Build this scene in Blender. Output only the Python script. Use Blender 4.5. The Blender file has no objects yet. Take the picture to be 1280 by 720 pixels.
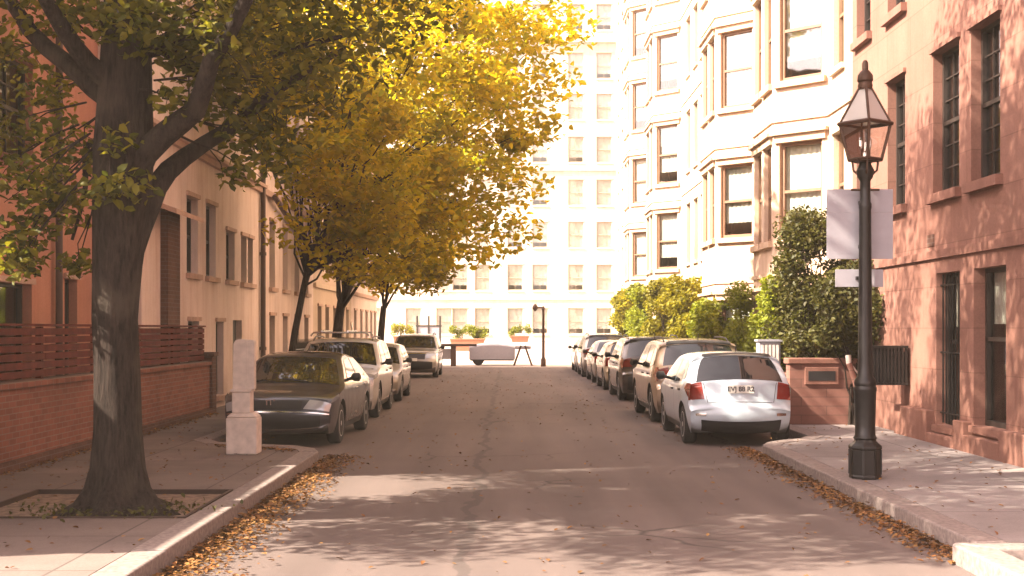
import bpy, bmesh, math, random
import numpy as np
from mathutils import Vector, Matrix
R = math.radians
random.seed(7); rng = np.random.default_rng(11)
S = bpy.context.scene
COL = S.collection
# ------------------------------------------------------------------ helpers
class MB:
    """collects shapes, links them as ONE mesh object"""
    def __init__(s): s.v = []; s.f = []; s.m = []
    def add(s, vs, fs, mi=0):
        b = len(s.v); s.v += [tuple(p) for p in vs]
        s.f += [tuple(b + i for i in f) for f in fs]; s.m += [mi] * len(fs)
    def quad(s, a, b, c, d, mi=0): s.add([a, b, c, d], [(0, 1, 2, 3)], mi)
    def box(s, x0, x1, y0, y1, z0, z1, mi=0, M=None):
        vs = [Vector((x, y, z)) for z in (z0, z1) for y in (y0, y1) for x in (x0, x1)]
        if M: vs = [M @ p for p in vs]
        s.add(vs, [(0, 2, 3, 1), (4, 5, 7, 6), (0, 1, 5, 4), (2, 6, 7, 3), (0, 4, 6, 2), (1, 3, 7, 5)], mi)
    def frustum(s, cx, cy, z0, z1, a0, b0, a1, b1, mi=0):
        vs = [(cx - a0, cy - b0, z0), (cx + a0, cy - b0, z0), (cx + a0, cy + b0, z0), (cx - a0, cy + b0, z0),
              (cx - a1, cy - b1, z1), (cx + a1, cy - b1, z1), (cx + a1, cy + b1, z1), (cx - a1, cy + b1, z1)]
        s.add(vs, [(3, 2, 1, 0), (4, 5, 6, 7), (0, 1, 5, 4), (1, 2, 6, 5), (2, 3, 7, 6), (3, 0, 4, 7)], mi)
    def tube(s, path, rad, n=8, mi=0, lobes=None):
        path = [Vector(p) for p in path]; k = len(path)
        if not hasattr(rad, '__len__'): rad = [rad] * k
        up = Vector((0.13, 0.97, 0.2)); rings = []
        for i, p in enumerate(path):
            t = (path[min(i + 1, k - 1)] - path[max(i - 1, 0)]).normalized()
            a = t.cross(up)
            if a.length < 1e-3: a = t.cross(Vector((1, 0, 0)))
            a.normalize(); b = t.cross(a).normalized(); up = -b if b.dot(up) < 0 else b
            a = up.cross(t).normalized()
            ring = []
            for j in range(n):
                th = 2 * math.pi * j / n
                r = rad[i] * (1 + (lobes(i, th) if lobes else 0))
                ring.append(p + a * (math.cos(th) * r) + up * (math.sin(th) * r))
            rings.append(ring)
        vs = [q for r in rings for q in r]; fs = []
        for i in range(k - 1):
            for j in range(n):
                fs.append((i * n + j, i * n + (j + 1) % n, (i + 1) * n + (j + 1) % n, (i + 1) * n + j))
        fs.append(tuple(range(n))[::-1]); fs.append(tuple((k - 1) * n + j for j in range(n)))
        s.add(vs, fs, mi)
    def lathe(s, prof, c=(0, 0, 0), n=16, mi=0, axis='Z', rot=0.0):
        vs = []; fs = []; k = len(prof)
        for r, h in prof:
            for j in range(n):
                th = 2 * math.pi * j / n + rot; a, b = r * math.cos(th), r * math.sin(th)
                vs.append((c[0] + a, c[1] + b, c[2] + h) if axis == 'Z' else (c[0] + h, c[1] + a, c[2] + b))
        for i in range(k - 1):
            for j in range(n):
                fs.append((i * n + j, i * n + (j + 1) % n, (i + 1) * n + (j + 1) % n, (i + 1) * n + j))
        fs.append(tuple(range(n))[::-1]); fs.append(tuple((k - 1) * n + j for j in range(n)))
        s.add(vs, fs, mi)
    def grid(s, P, mi=0, flip=False):
        nu, nv = len(P), len(P[0]); vs = [p for row in P for p in row]; fs = []
        for i in range(nu - 1):
            for j in range(nv - 1):
                q = (i * nv + j, i * nv + j + 1, (i + 1) * nv + j + 1, (i + 1) * nv + j)
                fs.append(q[::-1] if flip else q)
        s.add(vs, fs, mi)
    def mesh(s, name, mats, smooth=None, fix=True):
        me = bpy.data.meshes.new(name); me.from_pydata(s.v, [], s.f)
        if not isinstance(mats, (list, tuple)): mats = [mats]
        for m in mats: me.materials.append(m)
        if len(mats) > 1: me.polygons.foreach_set('material_index', s.m)
        if fix:
            bm = bmesh.new(); bm.from_mesh(me)
            bmesh.ops.recalc_face_normals(bm, faces=bm.faces); bm.to_mesh(me); bm.free()
        if smooth is not None:
            me.polygons.foreach_set('use_smooth', [True] * len(me.polygons))
            if smooth < 179: me.set_sharp_from_angle(angle=R(smooth))
        me.update(); return me
    def build(s, name, mats, parent=None, smooth=None, loc=None, rz=0, fix=True):
        return link(name, s.mesh(name, mats, smooth, fix), parent, loc, rz)
def link(name, me, parent=None, loc=None, rz=0):
    o = bpy.data.objects.new(name, me); COL.objects.link(o)
    if parent: o.parent = parent
    if loc: o.location = loc
    if rz: o.rotation_euler.z = rz
    return o
def tag(o, label=None, cat=None, group=None, kind=None):
    if label: o['label'] = label
    if cat: o['category'] = cat
    if group: o['group'] = group
    if kind: o['kind'] = kind
    return o
def thing(name, label, cat, loc=(0, 0, 0), rz=0, group=None):
    o = bpy.data.objects.new(name, None); COL.objects.link(o)
    o.location = loc; o.rotation_euler.z = rz; o.empty_display_size = .3
    return tag(o, label, cat, group)
def bevel(o, w, seg=2):
    m = o.modifiers.new('bevel', 'BEVEL'); m.width = w; m.segments = seg; m.limit_method = 'ANGLE'; m.angle_limit = R(40)
    return o
def text_mesh(body, size, depth=.002):
    c = bpy.data.curves.new('lettering', 'FONT'); c.body = body; c.size = size; c.align_x = 'CENTER'; c.align_y = 'CENTER'; c.extrude = depth; c.offset = size * .025
    t = bpy.data.objects.new('lettering', c); COL.objects.link(t)
    dg = bpy.context.evaluated_depsgraph_get(); me = bpy.data.meshes.new_from_object(t.evaluated_get(dg))
    bpy.data.objects.remove(t); return me
# ------------------------------------------------------------------ materials
def mat(name, rough=.7, metal=0., spec=.5):
    m = bpy.data.materials.new(name); m.use_nodes = True
    b = m.node_tree.nodes['Principled BSDF']
    b.inputs['Roughness'].default_value = rough; b.inputs['Metallic'].default_value = metal
    b.inputs['Specular IOR Level'].default_value = spec
    return m, m.node_tree.nodes, m.node_tree.links, b
def tex(N, L, kind, scale=None, coord=None, **kw):
    t = N.new(kind)
    if scale is not None: t.inputs['Scale'].default_value = scale
    for k, v in kw.items():
        k2 = k.replace('_', ' ')
        if k2 in t.inputs: t.inputs[k2].default_value = v
        else: setattr(t, k, v)
    if coord is not None: L.new(coord, t.inputs['Vector'])
    return t
def ramp(N, L, src, stops):
    r = N.new('ShaderNodeValToRGB'); e = r.color_ramp.elements
    while len(e) < len(stops): e.new(.5)
    for el, (p, c) in zip(e, stops):
        el.position = p; el.color = (*c, 1) if hasattr(c, '__len__') else (c, c, c, 1)
    L.new(src, r.inputs[0]); return r.outputs[0]
def mix(N, L, fac, a, b, mode='MIX'):
    m = N.new('ShaderNodeMix'); m.data_type = 'RGBA'; m.blend_type = mode
    for inp, val in ((m.inputs[0], fac), (m.inputs[6], a), (m.inputs[7], b)):
        if hasattr(val, 'is_output'): L.new(val, inp)
        elif hasattr(val, '__len__'): inp.default_value = (*val, 1) if len(val) == 3 else val
        else: inp.default_value = val
    return m.outputs[2]
def math_(N, L, op, a, b=None):
    m = N.new('ShaderNodeMath'); m.operation = op
    for inp, val in ((m.inputs[0], a), (m.inputs[1], b)):
        if val is None: continue
        if hasattr(val, 'is_output'): L.new(val, inp)
        else: inp.default_value = val
    return m.outputs[0]
def bump(N, L, b, h, strength=.3, dist=.01):
    n = N.new('ShaderNodeBump'); n.inputs['Strength'].default_value = strength; n.inputs['Distance'].default_value = dist
    L.new(h, n.inputs['Height']); L.new(n.outputs[0], b.inputs['Normal'])
def coords(N, L, wall=False, world=False):
    if world:
        g = N.new('ShaderNodeNewGeometry'); out = g.outputs['Position']
    else:
        out = N.new('ShaderNodeTexCoord').outputs['Object']
    if not wall: return out
    s = N.new('ShaderNodeSeparateXYZ'); L.new(out, s.inputs[0])
    c = N.new('ShaderNodeCombineXYZ'); L.new(math_(N, L, 'ADD', s.outputs[0], s.outputs[1]), c.inputs[0]); L.new(s.outputs[2], c.inputs[1])
    return c.outputs[0]
def sc(c, k): return tuple(x * k for x in c)

def plain(name, c, rough=.6, metal=0., spec=.5, vary=.12, scale=9., bm=.0):
    m, N, L, b = mat(name, rough, metal, spec)
    co = coords(N, L)
    n = tex(N, L, 'ShaderNodeTexNoise', scale, co, Detail=6.)
    L.new(ramp(N, L, n.outputs[0], [(.3, sc(c, 1 - vary)), (.7, sc(c, 1 + vary))]), b.inputs['Base Color'])
    if bm: bump(N, L, b, n.outputs[0], bm, .01)
    return m
def stucco(name, c, dirt=(.6, .5, .42), block=None):
    """rendered or dressed stone wall with streaks, stains and fine grain"""
    m, N, L, b = mat(name, .88, 0, .25)
    co = coords(N, L, world=True)
    n1 = tex(N, L, 'ShaderNodeTexNoise', .55, co, Detail=8., Roughness=.65)
    mp = N.new('ShaderNodeMapping'); mp.inputs['Scale'].default_value = (3.2, 3.2, .35); L.new(co, mp.inputs[0])
    n2 = tex(N, L, 'ShaderNodeTexNoise', 1.0, mp.outputs[0], Detail=7., Roughness=.7)
    n3 = tex(N, L, 'ShaderNodeTexNoise', 38., co, Detail=5.)
    col = mix(N, L, ramp(N, L, n1.outputs[0], [(.35, 0.), (.7, 1.)]), sc(c, .86), sc(c, 1.1))
    f = math_(N, L, 'MULTIPLY', ramp(N, L, n2.outputs[0], [(.46, 0.), (.72, 1.)]), .55)
    col = mix(N, L, f, col, (c[0] * dirt[0], c[1] * dirt[1], c[2] * dirt[2]))
    col = mix(N, L, .25, col, n3.outputs[0], 'OVERLAY')
    h = n3.outputs[0]
    if block:
        br = tex(N, L, 'ShaderNodeTexBrick', 1., coords(N, L, True, True), Mortar_Size=.008, Brick_Width=block[0], Row_Height=block[1], Mortar_Smooth=.3)
        br.inputs['Color1'].default_value = (1, 1, 1, 1); br.inputs['Color2'].default_value = (.9, .88, .87, 1); br.inputs['Mortar'].default_value = (.62, .58, .55, 1)
        col = mix(N, L, .8, col, br.outputs[0], 'MULTIPLY')
    L.new(col, b.inputs['Base Color']); bump(N, L, b, h, .25, .006)
    return m
def brickmat(name, c1, c2, mortar, bw=.215, rh=.075):
    m, N, L, b = mat(name, .9, 0, .2)
    co = coords(N, L, True, True)
    br = tex(N, L, 'ShaderNodeTexBrick', 1., co, Mortar_Size=.006, Brick_Width=bw, Row_Height=rh, Bias=-.1)
    br.inputs['Color1'].default_value = (*c1, 1); br.inputs['Color2'].default_value = (*c2, 1); br.inputs['Mortar'].default_value = (*mortar, 1)
    n = tex(N, L, 'ShaderNodeTexNoise', 1.3, coords(N, L, world=True), Detail=9., Roughness=.7)
    L.new(mix(N, L, .7, br.outputs[0], ramp(N, L, n.outputs[0], [(.3, .55), (.7, 1.15)]), 'MULTIPLY'), b.inputs['Base Color'])
    bump(N, L, b, br.outputs[1], -.4, .006)
    return m
def asphalt():
    m, N, L, b = mat('asphalt', .85, 0, .3)
    co = coords(N, L, world=True)
    n1 = tex(N, L, 'ShaderNodeTexNoise', .35, co, Detail=8., Roughness=.6)
    n2 = tex(N, L, 'ShaderNodeTexNoise', 140., co, Detail=3.)
    mp = N.new('ShaderNodeMapping'); mp.inputs['Scale'].default_value = (1.6, .12, 1); L.new(co, mp.inputs[0])
    n4 = tex(N, L, 'ShaderNodeTexNoise', 1., mp.outputs[0], Detail=6.)
    c = mix(N, L, n1.outputs[0], (.095, .072, .065), (.155, .121, .11))
    c = mix(N, L, .5, c, ramp(N, L, n4.outputs[0], [(.35, .62), (.65, 1.18)]), 'MULTIPLY')
    c = mix(N, L, .55, c, ramp(N, L, n2.outputs[0], [(.3, .45), (.7, 1.65)]), 'MULTIPLY')
    # cracks, in places only
    wv = tex(N, L, 'ShaderNodeTexNoise', 1.2, co, Detail=4.)
    cw = N.new('ShaderNodeVectorMath'); cw.operation = 'MULTIPLY_ADD'; cw.inputs[1].default_value = (.55, .55, 0); L.new(wv.outputs['Color'], cw.inputs[0]); L.new(co, cw.inputs[2])
    vo = tex(N, L, 'ShaderNodeTexVoronoi', .42, cw.outputs[0], feature='DISTANCE_TO_EDGE')
    crack = ramp(N, L, vo.outputs[0], [(.0, 1.), (.012, 0.)])
    where = ramp(N, L, tex(N, L, 'ShaderNodeTexNoise', .25, co, Detail=3.).outputs[0], [(.5, 0.), (.58, .8)])
    c = mix(N, L, math_(N, L, 'MULTIPLY', crack, where), c, (.03, .025, .024))
    # a tarred seam along the lane
    sp = N.new('ShaderNodeSeparateXYZ'); L.new(cw.outputs[0], sp.inputs[0])
    d = math_(N, L, 'ABSOLUTE', math_(N, L, 'SUBTRACT', sp.outputs[0], -.1))
    seam = ramp(N, L, d, [(.0, 1.), (.045, 1.), (.06, 0.)])
    c = mix(N, L, math_(N, L, 'MULTIPLY', seam, .55), c, (.05, .042, .04))
    # rectangular trench patches and small spots
    br = tex(N, L, 'ShaderNodeTexBrick', .11, co, Mortar_Size=.0, Bias=-.55)
    br.inputs['Color1'].default_value = (1, 1, 1, 1); br.inputs['Color2'].default_value = (.72, .71, .71, 1)
    c = mix(N, L, .8, c, br.outputs[0], 'MULTIPLY')
    sv = tex(N, L, 'ShaderNodeTexVoronoi', 1.1, co)
    c = mix(N, L, ramp(N, L, sv.outputs[0], [(.0, .6), (.05, .6), (.07, 0.)]), c, (.04, .034, .032))
    L.new(c, b.inputs['Base Color']); bump(N, L, b, n2.outputs[0], .5, .006)
    return m
def concrete(name, c, slab=(1.5, 1.2), joint=.5):
    m, N, L, b = mat(name, .9, 0, .25)
    co = coords(N, L, world=True)
    n1 = tex(N, L, 'ShaderNodeTexNoise', .8, co, Detail=9., Roughness=.65)
    n2 = tex(N, L, 'ShaderNodeTexNoise', 70., co, Detail=4.)
    k = mix(N, L, ramp(N, L, n1.outputs[0], [(.3, 0.), (.7, 1.)]), sc(c, .72), sc(c, 1.15))
    k = mix(N, L, .4, k, ramp(N, L, n2.outputs[0], [(.3, .7), (.7, 1.25)]), 'MULTIPLY')
    br = tex(N, L, 'ShaderNodeTexBrick', 1., co, Mortar_Size=.012, Brick_Width=slab[0], Row_Height=slab[1], offset=0.)
    br.inputs['Color1'].default_value = (1, 1, 1, 1); br.inputs['Color2'].default_value = (.84, .83, .82, 1); br.inputs['Mortar'].default_value = (joint, joint, joint, 1)
    k = mix(N, L, 1., k, br.outputs[0], 'MULTIPLY')
    vo = tex(N, L, 'ShaderNodeTexVoronoi', 2.3, co)
    k = mix(N, L, ramp(N, L, vo.outputs[0], [(.0, .45), (.06, .4), (.09, 0.)]), k, sc(c, .45))
    L.new(k, b.inputs['Base Color']); bump(N, L, b, n2.outputs[0], .3, .004)
    return m
def leafmat(name, cs, trans=.45, tcol=(1.3, 1.25, .6)):
    m = bpy.data.materials.new(name); m.use_nodes = True; N, L = m.node_tree.nodes, m.node_tree.links
    b = N['Principled BSDF']; out = N['Material Output']
    g = N.new('ShaderNodeNewGeometry')
    k = len(cs); col = ramp(N, L, g.outputs['Random Per Island'], [(i / max(1, k - 1), c) for i, c in enumerate(cs)])
    n = tex(N, L, 'ShaderNodeTexNoise', .9, g.outputs['Position'], Detail=3.)
    col = mix(N, L, .8, col, ramp(N, L, n.outputs[0], [(.35, .55), (.65, 1.3)]), 'MULTIPLY')
    L.new(col, b.inputs['Base Color']); b.inputs['Roughness'].default_value = .55; b.inputs['Specular IOR Level'].default_value = .3
    t = N.new('ShaderNodeBsdfTranslucent'); L.new(mix(N, L, 1., col, tcol, 'MULTIPLY'), t.inputs[0])
    ms = N.new('ShaderNodeMixShader'); ms.inputs[0].default_value = trans
    L.new(b.outputs[0], ms.inputs[1]); L.new(t.outputs[0], ms.inputs[2]); L.new(ms.outputs[0], out.inputs[0])
    return m
def barkmat():
    m, N, L, b = mat('bark', .95, 0, .2)
    co = coords(N, L, world=True)
    mp = N.new('ShaderNodeMapping'); mp.inputs['Scale'].default_value = (1, 1, .16); L.new(co, mp.inputs[0])
    v = tex(N, L, 'ShaderNodeTexNoise', 26., mp.outputs[0], Detail=8., Roughness=.7)
    n = tex(N, L, 'ShaderNodeTexNoise', 2.2, co, Detail=6.)
    c = mix(N, L, ramp(N, L, v.outputs[0], [(.35, 0.), (.65, 1.)]), (.01, .007, .006), (.06, .042, .034))
    c = mix(N, L, ramp(N, L, n.outputs[0], [(.5, 0.), (.66, .6)]), c, (.085, .066, .05))
    L.new(c, b.inputs['Base Color']); bump(N, L, b, v.outputs[0], 1., .09)
    return m
def glassmat(name, tint=(.8, .85, .85), base=.12, dark=.0):
    m = bpy.data.materials.new(name); m.use_nodes = True; N, L = m.node_tree.nodes, m.node_tree.links
    out = N['Material Output']; N.remove(N['Principled BSDF'])
    gl = N.new('ShaderNodeBsdfGlossy'); gl.inputs['Roughness'].default_value = .03
    tr = N.new('ShaderNodeBsdfTransparent'); tr.inputs[0].default_value = (*tint, 1)
    lw = N.new('ShaderNodeLayerWeight'); lw.inputs[0].default_value = .2
    n = tex(N, L, 'ShaderNodeTexNoise', 1.3, coords(N, L, world=True)); 
    bn = N.new('ShaderNodeBump'); bn.inputs['Strength'].default_value = .06; bn.inputs['Distance'].default_value = .05; L.new(n.outputs[0], bn.inputs['Height']); L.new(bn.outputs[0], gl.inputs['Normal'])
    f = math_(N, L, 'ADD', math_(N, L, 'MULTIPLY', lw.outputs['Fresnel'], 1.), base)
    ms = N.new('ShaderNodeMixShader'); L.new(f, ms.inputs[0]); L.new(tr.outputs[0], ms.inputs[1]); L.new(gl.outputs[0], ms.inputs[2])
    L.new(ms.outputs[0], out.inputs[0]); return m
def carpaint(name, c, metal=.25):
    m, N, L, b = mat(name, .32, metal, .5)
    b.inputs['Coat Weight'].default_value = 1.; b.inputs['Coat Roughness'].default_value = .04
    co = coords(N, L)
    n = tex(N, L, 'ShaderNodeTexNoise', 3., co, Detail=8., Roughness=.7)
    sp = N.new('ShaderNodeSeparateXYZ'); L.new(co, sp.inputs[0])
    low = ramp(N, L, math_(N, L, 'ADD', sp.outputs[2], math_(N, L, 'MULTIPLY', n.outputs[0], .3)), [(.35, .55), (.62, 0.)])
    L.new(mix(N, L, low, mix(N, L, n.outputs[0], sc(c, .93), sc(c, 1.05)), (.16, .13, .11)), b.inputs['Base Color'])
    L.new(ramp(N, L, n.outputs[0], [(.3, .26), (.75, .45)]), b.inputs['Roughness'])
    L.new(math_(N, L, 'MULTIPLY', ramp(N, L, n.outputs[0], [(.4, .04), (.8, .14)]), 1.), b.inputs['Coat Roughness'])
    return m

M = {}
M['asphalt'] = asphalt()
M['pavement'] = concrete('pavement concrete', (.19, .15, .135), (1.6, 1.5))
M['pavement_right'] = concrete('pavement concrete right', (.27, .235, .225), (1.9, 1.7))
M['plaza'] = concrete('plaza paving', (.42, .36, .31), (2.2, 2.2), .8)
M['kerb'] = plain('kerb granite', (.2, .16, .145), .85, vary=.3, scale=24., bm=.3)
M['soil'] = plain('pit soil', (.17, .115, .08), 1., vary=.5, scale=14., bm=.8)
M['ground'] = plain('ground', (.2, .17, .15), .95, vary=.2, scale=.4)
M['steel'] = plain('rusty steel edging', (.05, .03, .022), .8, .3)
M['brown_stone'] = stucco('brownstone', (.25, .125, .095), (.72, .66, .62), (1.25, .62))
M['brown_trim'] = stucco('brownstone trim', (.225, .11, .083))
M['tan'] = stucco('tan stone', (.6, .44, .33))
M['tan_trim'] = stucco('tan stone trim', (.57, .41, .29))
M['cream'] = stucco('cream stone', (.6, .47, .36), (.75, .65, .55))
M['cream_trim'] = stucco('cream trim', (.62, .5, .38), (.8, .7, .6))
M['far'] = stucco('far pale stone', (.7, .62, .52), (.8, .74, .68), (1.4, .7))
M['far_trim'] = stucco('far pale trim', (.7, .6, .5), (.9, .85, .8))
M['pink'] = stucco('pink stucco', (.52, .25, .17), (.75, .62, .55))
M['pale_pink'] = stucco('pale pink stucco', (.8, .65, .58), (.62, .5, .42))
M['pale_trim'] = stucco('pale pink trim', (.55, .38, .3))
M['brick_red'] = brickmat('red garden brick', (.27, .105, .07), (.2, .075, .052), (.25, .18, .15))
M['brick_dark'] = brickmat('dark brick', (.14, .07, .05), (.1, .05, .04), (.16, .12, .1))
M['brick_low'] = brickmat('low wall brownstone', (.25, .12, .095), (.2, .095, .075), (.13, .075, .06), .9, .16)
M['slat_red'] = plain('red painted boards', (.11, .02, .014), .85, 0, .2, vary=.35, scale=6., bm=.2)
M['frame_dark'] = plain('dark window frame', (.025, .017, .014), .5)
M['frame_brown'] = plain('brown window frame', (.22, .12, .07), .6)
M['frame_light'] = plain('buff window frame', (.5, .38, .27), .6)
M['blind'] = plain('window blind', (.74, .66, .55), .9, vary=.06)
M['curtain'] = plain('dark curtain', (.2, .15, .11), .95, vary=.3, scale=18.)
M['glass'] = glassmat('window glass')
M['lamp_glass'] = glassmat('lantern glass', (.95, .94, .92), .22)
m, N, L, b = mat('milky roof glass', .25, 0, .5); b.inputs['Base Color'].default_value = (.75, .72, .68, 1); b.inputs['Transmission Weight'].default_value = .35; M['milk'] = m
M['black_iron'] = plain('black painted iron', (.012, .011, .011), .38, .2, vary=.3, bm=.1)
M['lantern'] = plain('lantern bronze', (.075, .04, .026), .5, .5, vary=.3)
M['sign_back'] = plain('bare aluminium sign', (.31, .3, .335), .55, .15, vary=.05)
M['white_stone'] = plain('whitewashed stone', (.62, .53, .47), .85, vary=.15, bm=.2)
M['pipe'] = plain('painted drainpipe', (.07, .04, .03), .6)
M['door'] = plain('dark door paint', (.022, .016, .015), .45)
M['bark'] = barkmat()
M['tyre'] = plain('tyre rubber', (.018, .017, .017), .85)
M['rim'] = plain('alloy rim', (.5, .48, .46), .35, .35)
M['well'] = plain('wheel well', (.01, .01, .01), .95)
M['chrome'] = plain('chrome', (.7, .68, .66), .15, 1., vary=.03)
M['trimblack'] = plain('black plastic', (.015, .015, .016), .5)
m, N, L, b = mat('car glass', .03, 0, .6); b.inputs['Base Color'].default_value = (.012, .014, .016, 1); b.inputs['Coat Weight'].default_value = .6; b.inputs['Coat Roughness'].default_value = .02; M['carglass'] = m
m, N, L, b = mat('tail lamp', .12, 0, .6); b.inputs['Base Color'].default_value = (.22, .025, .018, 1); b.inputs['Coat Weight'].default_value = 1; M['tail'] = m
m, N, L, b = mat('head lamp', .1, .3, .7); b.inputs['Base Color'].default_value = (.5, .52, .55, 1); b.inputs['Coat Weight'].default_value = 1; M['head'] = m
M['plate'] = plain('number plate', (.6, .58, .52), .5, vary=.04)
M['ink'] = plain('plate lettering', (.03, .025, .03), .6)
M['terracotta'] = plain('terracotta', (.32, .14, .08), .85)
M['leaf_green'] = leafmat('green leaves', [(.045, .056, .009), (.12, .125, .016), (.24, .21, .024), (.08, .09, .013)], .52)
M['leaf_gold'] = leafmat('golden leaves', [(.46, .4, .014), (.6, .53, .03), (.26, .31, .02), (.66, .54, .025), (.36, .38, .02)], .6, (1.35, 1.15, .5))
M['leaf_olive'] = leafmat('olive leaves', [(.2, .17, .014), (.32, .25, .018), (.14, .13, .014)], .5)
M['leaf_bush'] = leafmat('bright shrub leaves', [(.12, .14, .012), (.26, .28, .02), (.17, .2, .018)], .4)
M['leaf_dark'] = leafmat('dark shrub leaves', [(.045, .05, .012), (.09, .085, .016), (.06, .05, .014)], .3)
M['leaf_rust'] = leafmat('bronze shrub leaves', [(.22, .2, .016), (.32, .28, .02), (.16, .16, .016)], .45)
M['fallen'] = leafmat('fallen leaves', [(.16, .065, .022), (.25, .11, .03), (.1, .042, .016), (.3, .16, .05), (.07, .034, .016)], .15)
# ------------------------------------------------------------------ foliage and limbs
def leaves(name, C, size, material, parent=None, flat=.5, kind=None):
    """one mesh of many small folded leaves, centres C (n x 3)"""
    n = len(C); C = np.asarray(C, float)
    nor = rng.normal(size=(n, 3)); nor[:, 2] = np.abs(nor[:, 2]) + flat; nor /= np.linalg.norm(nor, axis=1)[:, None]
    t = rng.normal(size=(n, 3)); t[:, 2] -= .45 * (1 if flat < 2 else 0); t -= nor * (t * nor).sum(1)[:, None]; t /= np.linalg.norm(t, axis=1)[:, None]
    b = np.cross(nor, t); sz = size * rng.uniform(.6, 1.3, n)
    sh = np.array([(0, 0, 0), (.3, .3, .1), (.68, .24, .08), (1, 0, -.06), (.68, -.24, .08), (.3, -.3, .1)])
    V = (C[:, None, :] + sz[:, None, None] * ((sh[None, :, 0:1] - .5) * t[:, None, :] + sh[None, :, 1:2] * b[:, None, :] + sh[None, :, 2:3] * nor[:, None, :])).reshape(-1, 3)
    me = bpy.data.meshes.new(name); me.vertices.add(len(V)); me.vertices.foreach_set('co', V.ravel())
    q = np.array([0, 1, 2, 3, 3, 4, 5, 0]); loops = (np.arange(n)[:, None] * 6 + q[None]).ravel()
    me.loops.add(len(loops)); me.loops.foreach_set('vertex_index', loops.astype(np.int32))
    me.polygons.add(2 * n); me.polygons.foreach_set('loop_start', (np.arange(2 * n) * 4).astype(np.int32))
    me.materials.append(material); me.update(calc_edges=True); me.validate()
    return link(name, me, parent)
def clump_points(clumps, per):
    out = []
    for (c, r, k) in clumps:
        n = int(per * k); p = rng.normal(size=(n, 3)); d = np.linalg.norm(p, axis=1)[:, None]
        p = p / d * (rng.uniform(0, 1, (n, 1)) ** .45)
        out.append(np.asarray(c) + p * np.asarray(r))
    return np.concatenate(out)
def curve(a, b, c, n=7, wig=.06):
    a, b, c = Vector(a), Vector(b), Vector(c); P = []
    for i in range(n):
        t = i / (n - 1); p = a * (1 - t) ** 2 + b * (2 * t * (1 - t)) + c * t * t
        if 0 < i < n - 1: p = p + Vector(rng.normal(size=3)) * wig * (a - c).length * .25
        P.append(p)
    return P
def taper(r0, r1, n): return [r0 + (r1 - r0) * (i / (n - 1)) ** .8 for i in range(n)]
def spline(pts, n):
    P = [Vector(p) for p in pts]; out = []; k = len(P) - 1
    for i in range(n):
        t = k * i / (n - 1); j = min(int(t), k - 1); u = t - j
        p0, p1, p2, p3 = P[max(j - 1, 0)], P[j], P[j + 1], P[min(j + 2, k)]
        out.append(.5 * ((2 * p1) + (p2 - p0) * u + (2 * p0 - 5 * p1 + 4 * p2 - p3) * u * u + (3 * p1 - p0 - 3 * p2 + p3) * u ** 3))
    return out
# ------------------------------------------------------------------ setting
KL = [(-2.62, -6), (-2.62, 17.7), (-2.75, 18.2), (-3.1, 18.65), (-3.8, 18.95), (-4.3, 19.15), (-4.55, 19.6), (-4.55, 61.5)]
KR = [(3.72, 10.2), (3.72, 18.7), (3.85, 19.1), (4.15, 19.5), (4.5, 19.8), (4.78, 20.4), (4.78, 61.5)]
def offset(pts, d):
    """mitred offset of a plan polyline to its right-hand side"""
    out = []; k = len(pts)
    for i in range(k):
        p = Vector(pts[i]); ds = []
        if i > 0: ds.append((p - Vector(pts[i - 1])).normalized())
        if i < k - 1: ds.append((Vector(pts[i + 1]) - p).normalized())
        ns = [Vector((e.y, -e.x)) for e in ds]
        n = sum(ns, Vector((0, 0))).normalized(); out.append(tuple(p + n * d / max(.35, n.dot(ns[0]))))
    return out
def band(mb, pts, z0, z1, out, inn=-.05, mi=0, O=(0, 0)):
    A = offset(pts, out); B = offset(pts, inn)
    sh = lambda p, z: (p[0] - O[0], p[1] - O[1], z)
    k = len(pts); vs = []
    for i in range(k): vs += [sh(A[i], z0), sh(A[i], z1), sh(B[i], z1), sh(B[i], z0)]
    fs = []
    for i in range(k - 1):
        a, b = i * 4, (i + 1) * 4
        for j in range(4): fs.append((a + j, a + (j + 1) % 4, b + (j + 1) % 4, b + j))
    fs += [(0, 1, 2, 3), (k * 4 - 1, k * 4 - 2, k * 4 - 3, k * 4 - 4)]
    mb.add(vs, fs, mi)
g = MB(); g.quad((-400, -200, -.03), (400, -200, -.03), (400, 600, -.03), (-400, 600, -.03)); tag(g.build('ground', M['ground']), kind='structure')
g = MB(); g.quad((-60, -40, 0), (60, -40, 0), (60, 9.0, 0), (-60, 9.0, 0)); g.quad((-6, 9, 0), (6, 9, 0), (6, 61.5, 0), (-6, 61.5, 0)); tag(g.build('road', M['asphalt']), kind='structure')
def slab(name, outline, z, m):
    bm = bmesh.new(); vs = [bm.verts.new((x, y, z)) for x, y in outline]; lo = [bm.verts.new((x, y, -.02)) for x, y in outline]
    bm.faces.new(vs); n = len(vs)
    for i in range(n): bm.faces.new((vs[i], lo[i], lo[(i + 1) % n], vs[(i + 1) % n]))
    bmesh.ops.recalc_face_normals(bm, faces=bm.faces)
    me = bpy.data.meshes.new(name); bm.to_mesh(me); bm.free(); me.materials.append(m)
    return tag(link(name, me), kind='structure')
KLi = offset(KL, -.27)
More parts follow.
